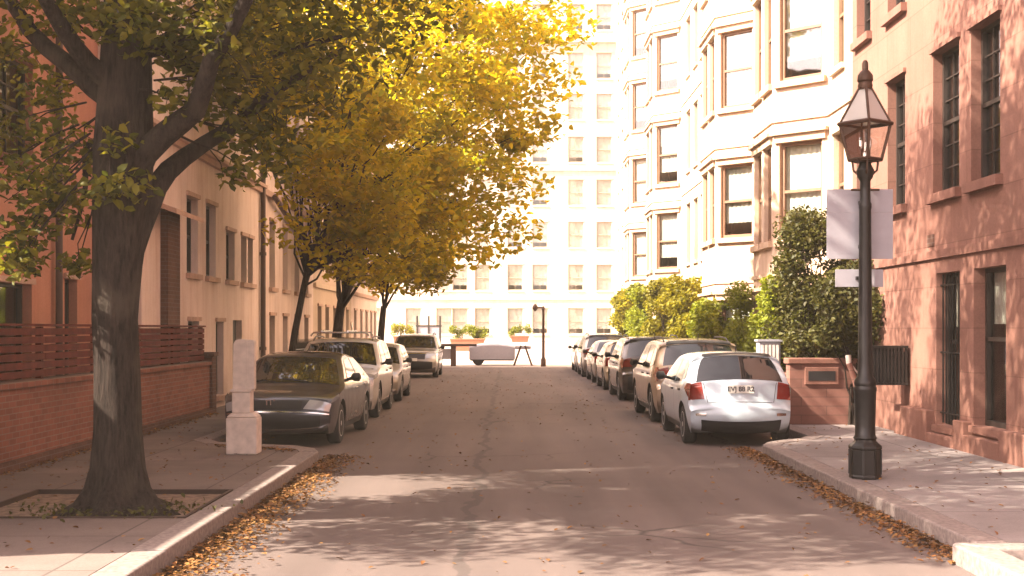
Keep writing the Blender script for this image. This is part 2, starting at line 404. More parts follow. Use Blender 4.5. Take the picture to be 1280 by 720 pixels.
# pavement with a real opening for the tree pit: pit x -5.0..-2.89, y 11.5..13.45
PX0, PX1, PY0, PY1 = -4.95, -2.89, 11.48, 13.45
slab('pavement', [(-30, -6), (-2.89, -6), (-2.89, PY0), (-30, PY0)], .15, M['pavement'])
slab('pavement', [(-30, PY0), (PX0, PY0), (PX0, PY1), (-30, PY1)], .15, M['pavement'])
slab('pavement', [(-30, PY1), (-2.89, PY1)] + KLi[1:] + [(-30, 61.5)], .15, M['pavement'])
slab('tree_pit_soil', [(PX0, PY0), (PX1, PY0), (PX1, PY1), (PX0, PY1)], .118, M['soil'])
KRi = offset(KR, .27)
slab('pavement', [(30, 10.2)] + [(KRi[0][0], 10.2)] + KRi[1:] + [(30, 61.5)], .15, M['pavement_right'])
slab('pavement', [(4.05, -6), (30, -6), (30, 9.86), (4.05, 9.86)], .15, M['pavement_right'])
def kerb(pts, out, inn, z=.157):
    """kerb stones with joints"""
    mb = MB(); P = spline([(*p, 0) for p in pts], 2) if 0 else pts
    for i in range(len(P) - 1):
        a, b = Vector(P[i]), Vector(P[i + 1]); ln = (b - a).length; k = max(1, round(ln / 1.9))
        prev = P[i - 1] if i else None
        for j in range(k):
            s0, s1 = j / k, (j + 1) / k; gp = .004 / ln
            seg = [tuple(a.lerp(b, s0 + (gp if j else 0))), tuple(a.lerp(b, s1 - (gp if j < k - 1 else 0)))]
            full = offset(P, out), offset(P, inn)
            q = []
            for t, s_ in ((seg[0], s0), (seg[1], s1)):
                fo = Vector(full[0][i]).lerp(Vector(full[0][i + 1]), s_ + (gp if t is seg[0] and j else 0)); fi = Vector(full[1][i]).lerp(Vector(full[1][i + 1]), s_ + (gp if t is seg[0] and j else 0)); q.append((fo, fi))
            zz = z + rng.uniform(-.004, .004)
            vs = [(q[0][0].x, q[0][0].y, -.02), (q[0][0].x, q[0][0].y, zz), (q[0][1].x, q[0][1].y, zz), (q[0][1].x, q[0][1].y, -.02),
                  (q[1][0].x, q[1][0].y, -.02), (q[1][0].x, q[1][0].y, zz), (q[1][1].x, q[1][1].y, zz), (q[1][1].x, q[1][1].y, -.02)]
            mb.add(vs, [(0, 1, 2, 3), (7, 6, 5, 4), (0, 4, 5, 1), (1, 5, 6, 2), (2, 6, 7, 3), (3, 7, 4, 0)])
    o = mb.build('kerb', M['kerb']); bevel(o, .018, 2); return tag(o, kind='structure')
kerb(KL, 0., -.268); kerb(KR, -.0, .268)
kerb([(30, 9.86), (3.78, 9.86), (3.78, -6)], 0., .268)
# paved square beyond the end of the street, rising towards the far block
g = MB(); g.quad((-60, 61.5, .004), (60, 61.5, .004), (60, 66, .004), (-60, 66, .004)); g.quad((-60, 66, .004), (60, 66, .004), (60, 99, .9), (-60, 99, .9)); g.quad((-60, 99, .9), (60, 99, .9), (60, 130, .9), (-60, 130, .9))
tag(g.build('square', M['plaza']), kind='structure')
zp = lambda y: .004 if y < 66 else .004 + (y - 66) / 33 * .896
# ------------------------------------------------------------------ buildings
WCACHE = {}
def window_meshes(w, h, st):
    k = (round(w, 3), round(h, 3), st)
    if k in WCACHE: return WCACHE[k]
    sty = WSTYLE[st]; D = sty.get('d', .16); fw = sty.get('fw', .055); fm = sty['frame']
    mb = MB(); y0, y1 = D - .06, D + .02
    mb.box(0, fw, y0, y1, 0, h); mb.box(w - fw, w, y0, y1, 0, h); mb.box(fw, w - fw, y0, y1, 0, fw * 1.2); mb.box(fw, w - fw, y0, y1, h - fw, h)
    mid = h * sty.get('mid', .5)
    if sty.get('mid', .5): mb.box(fw, w - fw, y0 + .008, y1 - .004, mid - .03, mid + .03)
    c, r_ = sty.get('mun', (0, 0)); q = .011
    for i in range(1, c): x = fw + (w - 2 * fw) * i / c; mb.box(x - q, x + q, y0 + .025, y1 - .02, fw, h - fw)
    for i in range(1, r_):
        z = fw + (h - 2 * fw) * i / r_
        if abs(z - mid) > .08: mb.box(fw, w - fw, y0 + .027, y1 - .022, z - q, z + q)
    fr = mb.mesh('window', fm)
    mb = MB(); a_ = fw * .5; mb.quad((a_, D - .006, a_), (w - a_, D - .006, a_), (w - a_, D - .006, h - a_), (a_, D - .006, h - a_)); pa = mb.mesh('pane', M['glass'])
    sl = None
    if sty.get('sill'):
        o, ex, th = sty['sill']; mb = MB(); mb.box(-ex, w + ex, -o, D, -th, -.004); sl = mb.mesh('sill', sty['trim'])
    ln = None
    if sty.get('lintel'):
        o, ex, th = sty['lintel']; mb = MB(); mb.box(-ex, w + ex, -o, .05, h + .004, h + th)
        if sty.get('hood'): mb.box(-ex - .06, w + ex + .06, -o - .07, .05, h + th, h + th + .07)
        ln = mb.mesh('lintel', sty['trim'])
    bl = []
    for frac in (.35, .55, .8, 1.):
        mb = MB(); zt = h - .03; n = 14 if sty.get('folds') else 1
        P = [[(.03 + (w - .06) * i / n, D + .05 + (.02 * (i % 2) if n > 1 else 0), z) for i in range(n + 1)] for z in (zt - (h - .06) * frac, zt)]
        mb.grid(P); bl.append(mb.mesh('blind', sty.get('blindm', M['blind'])))
    WCACHE[k] = (fr, pa, sl, ln, bl); return WCACHE[k]
WSTYLE = {}
def style(k, **kw): WSTYLE[k] = kw
style('near', frame=M['frame_dark'], trim=M['brown_trim'], d=.2, fw=.06, mun=(3, 6), sill=(.1, .1, .14), lintel=(.05, .06, .07), blind=.35, blindm=M['curtain'])
style('near_low', frame=M['frame_dark'], trim=M['brown_trim'], d=.22, fw=.06, mid=.55, sill=(.06, .05, .1), blind=.5, folds=1)
style('bay', frame=M['frame_brown'], trim=M['tan_trim'], d=.14, fw=.07, sill=(.09, .1, .13), lintel=(.06, .1, .16), hood=1, blind=1., folds=1, full=1)  # pale full blinds stand in for bright reflections in the panes
style('row', frame=M['frame_brown'], trim=M['cream_trim'], d=.16, fw=.06, sill=(.08, .08, .11), lintel=(.05, .08, .14), blind=1., full=1)
style('far', frame=M['frame_light'], trim=M['far_trim'], d=.12, fw=.07, mun=(2, 0), sill=(.08, .06, .1), lintel=(.04, .06, .12), blind=1., full=1)
style('left', frame=M['frame_dark'], trim=M['pale_trim'], d=.2, fw=.05, sill=(.09, .08, .11), lintel=(.05, .05, .09), blind=.25, blindm=M['curtain'])
style('pinkw', frame=M['frame_dark'], trim=M['brown_trim'], d=.18, fw=.06, mun=(2, 4), lintel=(.05, .08, .09), sill=(.08, .06, .1), blind=.5, blindm=M['curtain'])
def building(name, label, plan, H, wallm, edges, z0=.1, roofm=None, group=None, cat='building', parts=None):
    """plan: CCW list of world (x,y). edges: {i: [(u0,u1,z0,z1,style)]} openings of edge i (z above ground)"""
    O = plan[0]; t = thing(name, label, cat, (O[0], O[1], 0), 0, group)
    mb = MB(); n = len(plan)
    for i in range(n):
        p, q = Vector(plan[i]), Vector(plan[(i + 1) % n]); d = (q - p); ln = d.length; d.normalize(); nin = Vector((-d.y, d.x))
        P = lambda u, z, dn=0.: (p.x + d.x * u + nin.x * dn - O[0], p.y + d.y * u + nin.y * dn - O[1], z)
        ops = edges.get(i, [])
        us = sorted({0., ln} | {o[0] for o in ops} | {o[1] for o in ops}); zs = sorted({z0, H} | {o[2] for o in ops} | {o[3] for o in ops})
        for a, b in zip(us, us[1:]):
            if b - a < 1e-5: continue
            for c, e in zip(zs, zs[1:]):
                um, zm = (a + b) / 2, (c + e) / 2
                if any(o[0] < um < o[1] and o[2] < zm < o[3] for o in ops): continue
                mb.quad(P(a, c), P(b, c), P(b, e), P(a, e))
        for (a, b, c, e, st) in ops:
            dd = .26
            mb.quad(P(a, c), P(a, c, dd), P(a, e, dd), P(a, e)); mb.quad(P(b, c), P(b, e), P(b, e, dd), P(b, c, dd))
            mb.quad(P(a, c), P(b, c), P(b, c, dd), P(a, c, dd)); mb.quad(P(a, e), P(a, e, dd), P(b, e, dd), P(b, e))
            ang = math.atan2(d.y, d.x); loc = P(a, c)
            if st == 'door':
                w, h = b - a, e - c; db = MB(); db.box(.0, w, .14, .2, 0, h)
                for px in (.12, w / 2 + .04):
                    for pz, ph in ((.15, .32 * h), (.42 * h, .5 * h)): db.box(px, px + w / 2 - .16, .125, .145, pz, pz + ph)
                do = db.build('door', M['door'], t, loc=loc, rz=ang)
                kb = MB(); kb.lathe([(.0, -.03), (.03, -.02), (.03, .0), (.012, .03)], (w * .88, .11, h * .45), 10); kb.build('handle', M['chrome'], do)
                continue
            fr, pa, sl, ln_, bl = window_meshes(b - a, e - c, st); sty = WSTYLE[st]
            w_ = link('window', fr, t, loc, ang); link('pane', pa, w_)
            if sl: link('sill', sl, w_)
            if ln_: link('lintel', ln_, w_)
            if rng.uniform() < sty.get('blind', .5): link('blind', bl[int(rng.integers(2, 4)) if sty.get('full') else int(rng.integers(0, 4))], w_)
    # floors inside keep the rooms dark and stop daylight running through the shell
    me_top = [(x - O[0], y - O[1], H) for x, y in plan]
    mb.add(me_top, [tuple(range(n))])
    wl = mb.build('wall', wallm, t, fix=False)
    ib = MB(); cx = sum(p[0] for p in plan) / n; cy = sum(p[1] for p in plan) / n
    ins = [(cx + (x - cx) * 1., cy + (y - cy) * 1.) for x, y in plan]
    return t, O
def trims(t, O, pts, zs, m, name='string_course'):
    for (a, b, o) in zs:
        mb = MB(); band(mb, pts, a, b, o, -.05, 0, O); mb.build(name, m, t)
def openings(us, w, z0, z1, st): return [(u - w / 2, u + w / 2, z0, z1, st) for u in us]
def pipe(parent, O, x, y, z0, z1, r=.055, m=None):
    mb = MB(); mb.tube([(x - O[0], y - O[1], z0), (x - O[0], y - O[1], z1)], r, 10)
    z = z0 + 1.2
    while z < z1: mb.lathe([(r * 1.25, -.04), (r * 1.25, .04)], (x - O[0], y - O[1], z), 10); z += 2.4
    return mb.build('drainpipe', m or M['pipe'], parent, 40)

# near brownstone on the right, facade x=6.43
XR = 6.43
y0, y1 = 7.0, 23.9; U = lambda y: y1 - y
ops = []
for yc, w in ((17.25, 1.05), (18.8, 1.12), (21.2, .95), (23.15, .9), (14.3, 1.05), (12.2, 1.05), (10, 1.05)):
    ops += [(U(yc) - w / 2, U(yc) + w / 2, 3.87, 6.0, 'near'), (U(yc) - w / 2, U(yc) + w / 2, 7.12, 9.2, 'near'), (U(yc) - w / 2, U(yc) + w / 2, 10.4, 12.3, 'near')]
for yc, w in ((17.1, 1.15), (14.2, 1.15), (11.4, 1.15)): ops.append((U(yc) - w / 2, U(yc) + w / 2, .52, 2.68, 'near_low'))
ops.append((U(18.72) - .5, U(18.72) + .5, .42, 2.68, 'near_low'))
pl = [(XR, y1), (XR, y0), (17, y0), (17, y1)]
bld, O = building('brownstone_house', 'pink brownstone house at the right kerb with tall dark windows and lattice panes', pl, 13.5, M['brown_stone'], {0: ops})
trims(bld, O, pl[:2], [(2.9, 3.02, .05), (13.1, 13.5, .35), (12.8, 13.1, .18)], M['brown_trim'])
# plinth blocks between the low windows
mb = MB()
for ya, yb, h in ((7, 10.7, .55), (12.0, 13.5, .55), (14.85, 16.45, .55), (16.45, 17.75, .38), (17.75, 18.15, .56), (18.15, 19.3, .3), (19.3, 20.9, .62)):
    mb = MB(); mb.box(-.13, .03, U(yb) * -1, U(ya) * -1, .05, h); bevel(mb.build('plinth', M['brown_trim'], bld), .015)
mb = MB(); mb.box(-.012, .02, 19.3 - y1, 19.62 - y1, 2.98 + .12, 3.28); mb.build('vent_block', M['brick_dark'], bld)
# iron bars on a low window
mb = MB()
for i in range(7): yy = 18.72 - .4 + i * .133 - y1; mb.tube([(.07, yy, .45), (.07, yy, 2.66)], .012, 6)
for z in (.6, 1.5, 2.5): mb.box(.06, .08, 18.22 - y1, 19.22 - y1, z - .012, z + .012)
mb.build('window_bars', M['black_iron'], bld)

# bay-fronted row beyond it
def bay_house(ya, yb, bay, H, wm, tm, rows, bw, flat, label, low=True, st='bay', proj=.93):
    """ya<yb; bay=(b0,b1) start/end along y or None; rows: (z0,z1); flat: y centres of windows in the flat wall"""
    pts = [(XR, yb)]
    if bay:
        b0, b1 = bay; pts += [(XR, b1), (XR - proj, b1 - proj), (XR - proj, b0 + proj), (XR, b0)]
    pts += [(XR, ya)]; plan = pts + [(17, ya), (17, yb)]
    E = {}
    def put(i, c, w, st_):
        for (z0, z1) in rows: E.setdefault(i, []).append((c - w / 2, c + w / 2, z0, z1, st_))
    if bay:
        fl = proj * math.sqrt(2); lf = (b1 - b0) - 2 * proj
        put(1, fl / 2, min(bw, fl - .3), st); put(3, fl / 2, min(bw, fl - .3), st)
        nw = 2 if lf > 1.9 else 1
        for k in range(nw): put(2, lf * (k + .5) / nw, min(.85, lf / nw - .3), st)
        for yc in flat:
            if yc > b1: put(0, yb - yc, .8, 'row')
            else: put(4, b0 - yc, .8, 'row')
    else:
        for yc in flat: put(0, yb - yc, .85, 'row')
    t, O = building('row_house', label, plan, H, wm, E, group='row houses along the right side')
    z_s = []
    for (z0, z1) in rows: z_s += [(z1 + .44, z1 + .52, .04)]
    trims(t, O, pts, z_s, tm); trims(t, O, pts, [(H - .5, H - .25, .25), (H - .25, H, .45)], tm, 'cornice')
    trims(t, O, pts, [(.1, .75, .09)], tm, 'plinth')
    return t, O
hA, OA = bay_house(23.9, 31.4, (25.65, 29.6), 17.5, M['tan'], M['tan_trim'], [(.9, 2.5), (3.68, 5.68), (6.95, 9.05), (10.3, 12.2), (13.5, 15.3)], 1.0, [30.5, 24.9], 'tan row house with the nearest bay beside the brownstone, big curtained window above the hedge')  # its nearest flat strip is tan in place of the brownstone's sunlit end
pipe(hA, OA, XR - .1, 31.3, .15, 17)
hB, OB = bay_house(31.4, 41.0, (33.0, 37.2), 18.5, M['tan'], M['tan_trim'], [(.9, 2.6), (4.24, 6.16), (7.65, 9.65), (11., 12.9), (14.2, 16.)], 1.0, [38.6, 40.0], 'tan row house with second bay, panelled brown base and tall sash windows')
hC, OC = bay_house(41.0, 47.4, None, 19.0, M['cream'], M['cream_trim'], [(.9, 2.7), (4.2, 6.3), (7.5, 9.6), (10.9, 12.9), (14.1, 16.)], .9, [42.2, 43.8, 45.6], 'flat fronted cream row house between two bays')
hD, OD = bay_house(47.4, 55.4, (47.6, 51.8), 19.5, M['cream'], M['cream_trim'], [(.9, 2.7), (4.1, 6.2), (7.3, 9.5), (10.8, 12.9), (14.2, 16.2)], 1.0, [53.2, 54.5], 'cream row house whose bay stands behind the bright shrubs')
hE, OE = bay_house(55.4, 65.4, (57, 61.2), 21.0, M['cream'], M['cream_trim'], [(.9, 2.7), (4.2, 6.2), (7.5, 9.5), (10.8, 12.9), (14.1, 16.2), (17.3, 19.2)], 1.0, [62.6, 64.2, 56.2], 'cream row house with far bay near the end of the street')
hF, OF = bay_house(65.4, 76, None, 23.5, M['cream'], M['cream_trim'], [(1.2, 3.), (4.4, 6.4), (7.7, 9.7), (11, 13), (14.3, 16.3), (17.6, 19.6), (20.8, 22.3)], .9, [67, 69.4, 71.8, 74.2], 'tall last cream house of the right row, at the corner of the square')
# far block facing down the street
cols = [-13.4, -10.6, -7.4, -5.0, -4.1 + .35, -2.0, .56, 2.5, 5.3, 7.5, 10.6]
rows = [(z - 1.02, z + 1.02) for z in (2.45, 5.85, 9.2, 12.5, 15.85, 19.2, 22.4, 26.2)]
E = {0: [(x + 18 - .6, x + 18 + .6, a, b, 'far') for x in cols for a, b in rows]}
pl = [(-18, 100), (18, 100), (18, 118), (-18, 118)]
far, OF2 = building('apartment_block', 'pale eight storey apartment block closing the end of the street', pl, 31., M['far'], E, z0=.8)
trims(far, OF2, pl[:2], [(4.1, 4.3, .1), (14.2, 14.5, .15), (24.2, 24.6, .35), (30.4, 31, .6)], M['far_trim'])
# left side
XL = -6.3
def left_house(ya, yb, H, wm, tm, ops, label, xl=XL, tr=(), name='town_house'):
    plan = [(xl, ya), (xl, yb), (-16, yb), (-16, ya)]
    t, O = building(name, label, plan, H, wm, {0: [(a - ya, b - ya, c, d, s) for a, b, c, d, s in ops]}, group='houses along the left side')
    trims(t, O, plan[:2], tr, tm); trims(t, O, plan[:2], [(H - .3, H, .3)], tm, 'cornice')
    return t, O
XP = -7.05
ops = [(17.7, 19.0, 4.3, 5.75, 'pinkw'), (17.5, 18.95, .9, 2.5, 'left'), (20.35, 20.95, .95, 2.65, 'left')]
pk, OP = left_house(14.6, 22.0, 9.4, M['pink'], M['brown_trim'], ops, 'salmon pink stucco house behind the red slatted fence', XP)
pipe(pk, OP, XP + .09, 19.85, .15, 9.1)
ax, OX = left_house(8.6, 14.59, 3.7, M['pink'], M['brown_trim'], [(9.6, 10.6, 1., 2.6, 'left'), (12.6, 13.6, 1., 2.6, 'left')], 'unseen low pink annex added at the street corner to shape the shade', XP)  # annex added out of view: shades the pavement, lets dapples onto the road
ops = [(25.1, 26.0, 2.95, 4.47, 'left'), (26.7, 27.6, 2.95, 4.47, 'left'), (28.6, 29.5, 2.95, 4.05, 'left'), (30.2, 30.85, 2.95, 4.05, 'left'), (31.0, 31.6, 2.95, 4.05, 'left'),
       (27.6, 28.35, .4, 2.0, 'left'), (25.2, 26.1, .6, 2.0, 'left'), (29.3, 30.3, .17, 2.05, 'door'),
       (25.2, 25.9, 6.2, 8.2, 'left'), (26.8, 27.5, 6.2, 8.2, 'left'), (28.4, 29.1, 6.2, 8.2, 'left'), (30, 30.7, 6.2, 8.2, 'left'), (31.2, 31.9, 6.2, 8.2, 'left')]
l2, O2 = left_house(22.0, 32.6, 9.6, M['pale_pink'], M['pale_trim'], ops, 'pale pink plastered house with narrow dark windows behind the tree', tr=[(5.3, 5.42, .1), (5.42, 5.5, .18)])
pipe(l2, O2, XL + .09, 32.45, .15, 9.3, .07)
mb = MB(); mb.box(0 - .05, .14, 23.2 - 22, 24.05 - 22, .1, 4.0); mb.build('brick_pier', M['brick_dark'], l2)
mb = MB(); mb.add([(-.02, .2, 4.05), (.55, .2, 3.85), (.55, 2.2, 3.85), (-.02, 2.2, 4.05), (-.02, .2, 4.15), (.55, .2, 3.93), (.55, 2.2, 3.93), (-.02, 2.2, 4.15)], [(0, 1, 2, 3), (4, 7, 6, 5), (0, 4, 5, 1), (1, 5, 6, 2), (2, 6, 7, 3), (3, 7, 4, 0)]); mb.build('door_hood', M['pale_trim'], l2)
ops = []
for yc in (34.2, 36.2, 38.2, 40): ops += [(yc - .4, yc + .4, 2.95, 4.7, 'left'), (yc - .4, yc + .4, 6.2, 8.2, 'left'), (yc - .4, yc + .4, .8, 2.2, 'left')]
l3, O3 = left_house(32.6, 41.4, 10.0, M['pale_pink'], M['pale_trim'], ops, 'pink plastered house with the long sloping pipe on its front', tr=[(5.3, 5.45, .1)])
mb = MB(); mb.tube([(.2, .9, 5.3), (.14, 3., 5.0), (.1, 6.2, 4.55)], .075, 8); mb.build('sloping_pipe', M['pipe'], l3, 40)
ops = []
for yc in (42.8, 44.6, 46.6, 48.6, 50.2): ops += [(yc - .45, yc + .45, 1., 2.6, 'left'), (yc - .45, yc + .45, 4.0, 5.9, 'left'), (yc - .45, yc + .45, 7.2, 9., 'left')]
l4, O4 = left_house(41.4, 51.4, 10.4, M['cream'], M['cream_trim'], ops, 'pale house behind the iron railing on the left', tr=[(3.2, 3.35, .1), (6.4, 6.5, .08)])
ops = []
for yc in (52.8, 55, 57, 59, 60.6): ops += [(yc - .45, yc + .45, 1., 2.6, 'left'), (yc - .45, yc + .45, 4.0, 5.9, 'left'), (yc - .45, yc + .45, 7.2, 9., 'left')]
l5, O5 = left_house(51.4, 61.4, 11.0, M['pale_pink'], M['pale_trim'], ops, 'last pale house on the left before the square', tr=[(3.2, 3.35, .1)])
# ------------------------------------------------------------------ garden wall and fence on the left
XW = -5.97
gw = thing('garden_wall', 'low red brick garden wall along the left pavement under the slatted fence', 'wall', (XW, 8, 0))
mb = MB(); mb.box(-.3, 0, 0, 17.6, .1, 1.12); mb.build('brick_base', M['brick_red'], gw)
mb = MB()
for i in range(8): mb.box(-.34, .05 - .0, i * 2.2 + .004, (i + 1) * 2.2 - .004, 1.123, 1.2)
bevel(mb.build('capstone', M['brick_red'], gw), .012)
mb = MB(); mb.box(-.34, .07, 0, 17.6, .1, .27); mb.build('footing', M['brick_dark'], gw)
mb = MB(); mb.box(-.36, .06, 17.6, 17.95, .1, 1.3); mb.box(-.4, .1, 17.56, 17.99, 1.3, 1.38); bevel(mb.build('end_pier', M['brick_dark'], gw), .01)
fc = thing('slatted_fence', 'dark red fence of horizontal boards standing on the brick garden wall', 'fence', (XW - .14, 8, 1.2))
mb = MB()
for i in range(6):
    for k in range(8): mb.box(-.0, .035 + rng.uniform(0, .006), k * 2.2 + .003, (k + 1) * 2.2 - .003, .03 + i * .108, .118 + i * .108)
mb.box(-.05, .07, 0, 17.6, .683, .715)
bevel(mb.build('boards', M['slat_red'], fc), .006)
for k in range(9): mb = MB(); mb.box(-.08, -.002, k * 2.2 - .04 + (.04 if k == 0 else 0), k * 2.2 + .04, 0, .68); mb.build('post', M['slat_red'], fc)
# iron railing further on
rl = thing('iron_railing', 'dark iron railing with spear pickets along the left houses', 'railing', (-5.75, 34.5, .15))
mb = MB()
for i in range(84): mb.tube([(0, i * .14, 0), (0, i * .14, 1.3), (0, i * .14, 1.42)], [.012, .012, .003], 6)
mb.build('pickets', M['black_iron'], rl)
mb = MB(); mb.box(-.02, .02, -.05, 11.7, 1.12, 1.15); mb.box(-.02, .02, -.05, 11.7, .1, .13); mb.build('rails', M['black_iron'], rl)
# low garden wall on the right
lw = thing('low_wall', 'low coursed brownstone wall fronting the shrubs beside the brownstone', 'wall', (5.0, 22.7, 0))
mb = MB(); mb.box(0, 1.4, 0, .32, .1, 1.22); mb.box(0, .3, .32, 39, .1, .95); mb.build('wall', M['brick_low'], lw)
mb = MB(); mb.box(-.04, 1.42, -.04, .36, 1.223, 1.33); mb.box(-.04, .34, .36, 39, .953, 1.04); bevel(mb.build('coping', M['brown_trim'], lw), .02)
mb = MB(); mb.box(.26, .86, -.03, .02, .86, 1.17); bevel(mb.build('recess_frame', M['brown_trim'], lw), .01)
mb = MB(); mb.box(.32, .8, -.036, .0, .93, 1.1); mb.build('vent', M['trimblack'], lw)
# ------------------------------------------------------------------ gas lamp
LX, LY = 4.06, 14.55
lp = thing('gas_lamp', 'tall black gas lamp with four sided lantern at the right kerb', 'street lamp', (LX, LY, .15))
mb = MB()
mb.lathe([(.185, 0), (.185, .03), (.178, .05), (.178, .33), (.19, .345), (.19, .37), (.14, .41), (.125, .43), (.122, .46)], n=8, rot=R(22.5)); bevel(mb.build('base', M['black_iron'], lp), .012)
mb = MB(); mb.lathe([(.115, .44), (.135, .46), (.115, .49), (.112, .6), (.122, .98), (.128, 1.0), (.128, 1.03), (.118, 1.05), (.125, 1.08), (.118, 1.12), (.088, 1.16), (.08, 1.3), (.066, 3.05), (.072, 3.08), (.072, 3.12), (.06, 3.14), (.058, 3.38), (.085, 3.42), (.1, 3.5), (.07, 3.56), (.06, 3.6)], n=24); mb.build('post', M['black_iron'], lp, 35)
mb = MB()
for k in range(8):
    a = R(45 * k + 22.5); mb.box(.16, .186, -.012, .012, .05, .33, M=Matrix.Rotation(a, 4, 'Z'))
mb.build('fluting', M['black_iron'], lp)
def ladder(z): pass
lan = thing('lantern_tmp', 'x', 'x')
bpy.data.objects.remove(lan)
RZ = R(38)
zb, zm_, zt = 3.62, 4.03, 4.44; a0, a1, a2 = .128, .2, .045
rotm = Matrix.Rotation(RZ, 4, 'Z')
fr = MB()
def corner(a, z, k): return rotm @ Vector(((a if k in (0, 3) else -a), (a if k in (0, 1) else -a), z))
for k in range(4):
    fr.tube([corner(a0, zb, k), corner(a1, zm_, k), ], .017, 6); fr.tube([corner(a1, zm_, k), corner(a2, zt, k)], .016, 6)
    for a, z, r in ((a0, zb, .022), (a1 + .01, zm_, .024)): fr.tube([corner(a, z, k), corner(a, z, (k + 1) % 4)], r, 6)
    m0 = (corner(a0, zb, k) + corner(a0, zb, (k + 1) % 4)) / 2; m1 = (corner(a1, zm_, k) + corner(a1, zm_, (k + 1) % 4)) / 2
fr.frustum(0, 0, zb - .03, zb, .09, .09, .125, .125)
lant = fr.build('lantern_frame', M['lantern'], lp)
mb = MB(); rf_ = MB()
for k in range(4):
    mb.quad(corner(a0, zb, k), corner(a0, zb, (k + 1) % 4), corner(a1, zm_, (k + 1) % 4), corner(a1, zm_, k)); rf_.quad(corner(a1, zm_, k), corner(a1, zm_, (k + 1) % 4), corner(a2, zt, (k + 1) % 4), corner(a2, zt, k))
mb.build('glazing', M['lamp_glass'], lant); rf_.build('roof_glazing', M['milk'], lant)
mb = MB(); mb.lathe([(.075, zt - .02), (.085, zt + .02), (.075, zt + .06), (.09, zt + .08), (.085, zt + .14), (.05, zt + .19), (.035, zt + .2), (.035, zt + .28), (.02, zt + .31)], n=16); mb.build('chimney_cap', M['lantern'], lp, 40)
mb = MB(); mb.lathe([(.03, zb), (.03, zb + .08), (.012, zb + .1), (.012, zb + .2)], n=10)
for s_ in (-.05, .05): mb.lathe([(.01, zb + .12), (.022, zb + .15), (.024, zb + .22), (.012, zb + .26)], (s_, 0, 0), 10)
mb.build('burner', M['chrome'], lp)
mb = MB()
for k in range(4):
    c = corner(a0 * .8, zb - .01, k); mb.tube([(0.06 * c.x / .14, .06 * c.y / .14, 3.44), (c.x * .9, c.y * .9, 3.5), c], .013, 6)
mb.tube([(-.16, 0, 3.28), (.16, 0, 3.28)], .014, 8)
mb.build('bracket', M['lantern'], lp)
sg = thing('traffic_sign', 'large square pale sign back fixed behind the gas lamp post', 'sign', (LX, LY + .11, 2.65))
mb = MB(); mb.box(-.41, .35, 0, .006, 0, .53); bevel(mb.build('lower_panel', M['sign_back'], sg), .002)
mb = MB(); mb.box(-.41, .35, .0015, .0065, .5305, .80); bevel(mb.build('upper_panel', M['sign_back'], sg), .002)
mb = MB(); mb.box(-.05, .05, -.05, -.001, .12, .16); mb.box(-.05, .05, -.05, -.001, .62, .66); mb.build('clamp', M['black_iron'], sg)
sg = thing('traffic_sign', 'small oblong pale sign back lower on the gas lamp post', 'sign', (LX - .04, LY + .115, 2.33))
mb = MB(); mb.box(-.27, .28, 0, .006, 0, .2); bevel(mb.build('panel', M['sign_back'], sg), .002)
mb = MB(); mb.box(-.04, .05, -.045, -.001, .08, .12); mb.build('clamp', M['black_iron'], sg)
# slatted bin on the corner
bn = thing('litter_bin', 'black slatted bin hung on the brownstone wall', 'bin', (6.08, 20.6, .98))
mb = MB()
for i in range(10):
    f = i / 9
    mb.box(-.24 + f * .52 - .018, -.24 + f * .52 + .018, -.16, -.135, 0, .58); mb.box(-.24 + f * .52 - .018, -.24 + f * .52 + .018, .13, .15, 0, .58)
for i in range(6): mb.box(-.265, -.245, -.14 + i * .055, -.105 + i * .055, 0, .58)
mb.build('slats', M['black_iron'], bn)
mb = MB(); mb.box(-.235, .3, -.13, .128, .02, .5); mb.build('liner', M['trimblack'], bn)
mb = MB(); mb.box(-.275, .31, -.17, .16, .56, .6); mb.box(-.275, .31, -.17, .16, -.03, .01); mb.build('rim', M['black_iron'], bn)
ub = thing('utility_cabinet', 'pale louvred metal cabinet between the white hatchback and the low wall', 'cabinet', (4.88, 24.0, .15))
mb = MB(); mb.box(-.2, .2, -.15, .15, 0, 1.46); bevel(mb.build('case', M['sign_back'], ub), .012)
mb = MB()
for i in range(5): mb.box(-.16 + i * .07, -.12 + i * .07, -.165, -.145, .9, 1.4)
mb.build('louvre', M['white_stone'], ub); mb = MB(); mb.box(-.23, .23, -.18, .18, 1.463, 1.5); mb.build('lid', M['sign_back'], ub)
# hooked standpipe by the low wall
sp_ = thing('standpipe', 'thin rusty standpipe with pale cap before the low brownstone wall', 'pipe', (6.05, 22.45, .15))
mb = MB(); mb.tube(spline([(.1, 0, 0), (.08, 0, .6), (-.02, 0, .95), (-.07, 0, 1.1)], 10), [.05] * 10, 10); mb.build('stem', M['brick_low'], sp_, 60)
mb = MB(); mb.tube([(-.07, 0, 1.08), (-.085, 0, 1.24)], [.045, .05], 10); mb.build('cap', M['white_stone'], sp_, 60)
mb = MB(); mb.tube([(-.05, 0, 1.1), (.1, 0, .9), (.16, 0, .8)], .015, 6); mb.build('lever', M['white_stone'], sp_, 60)
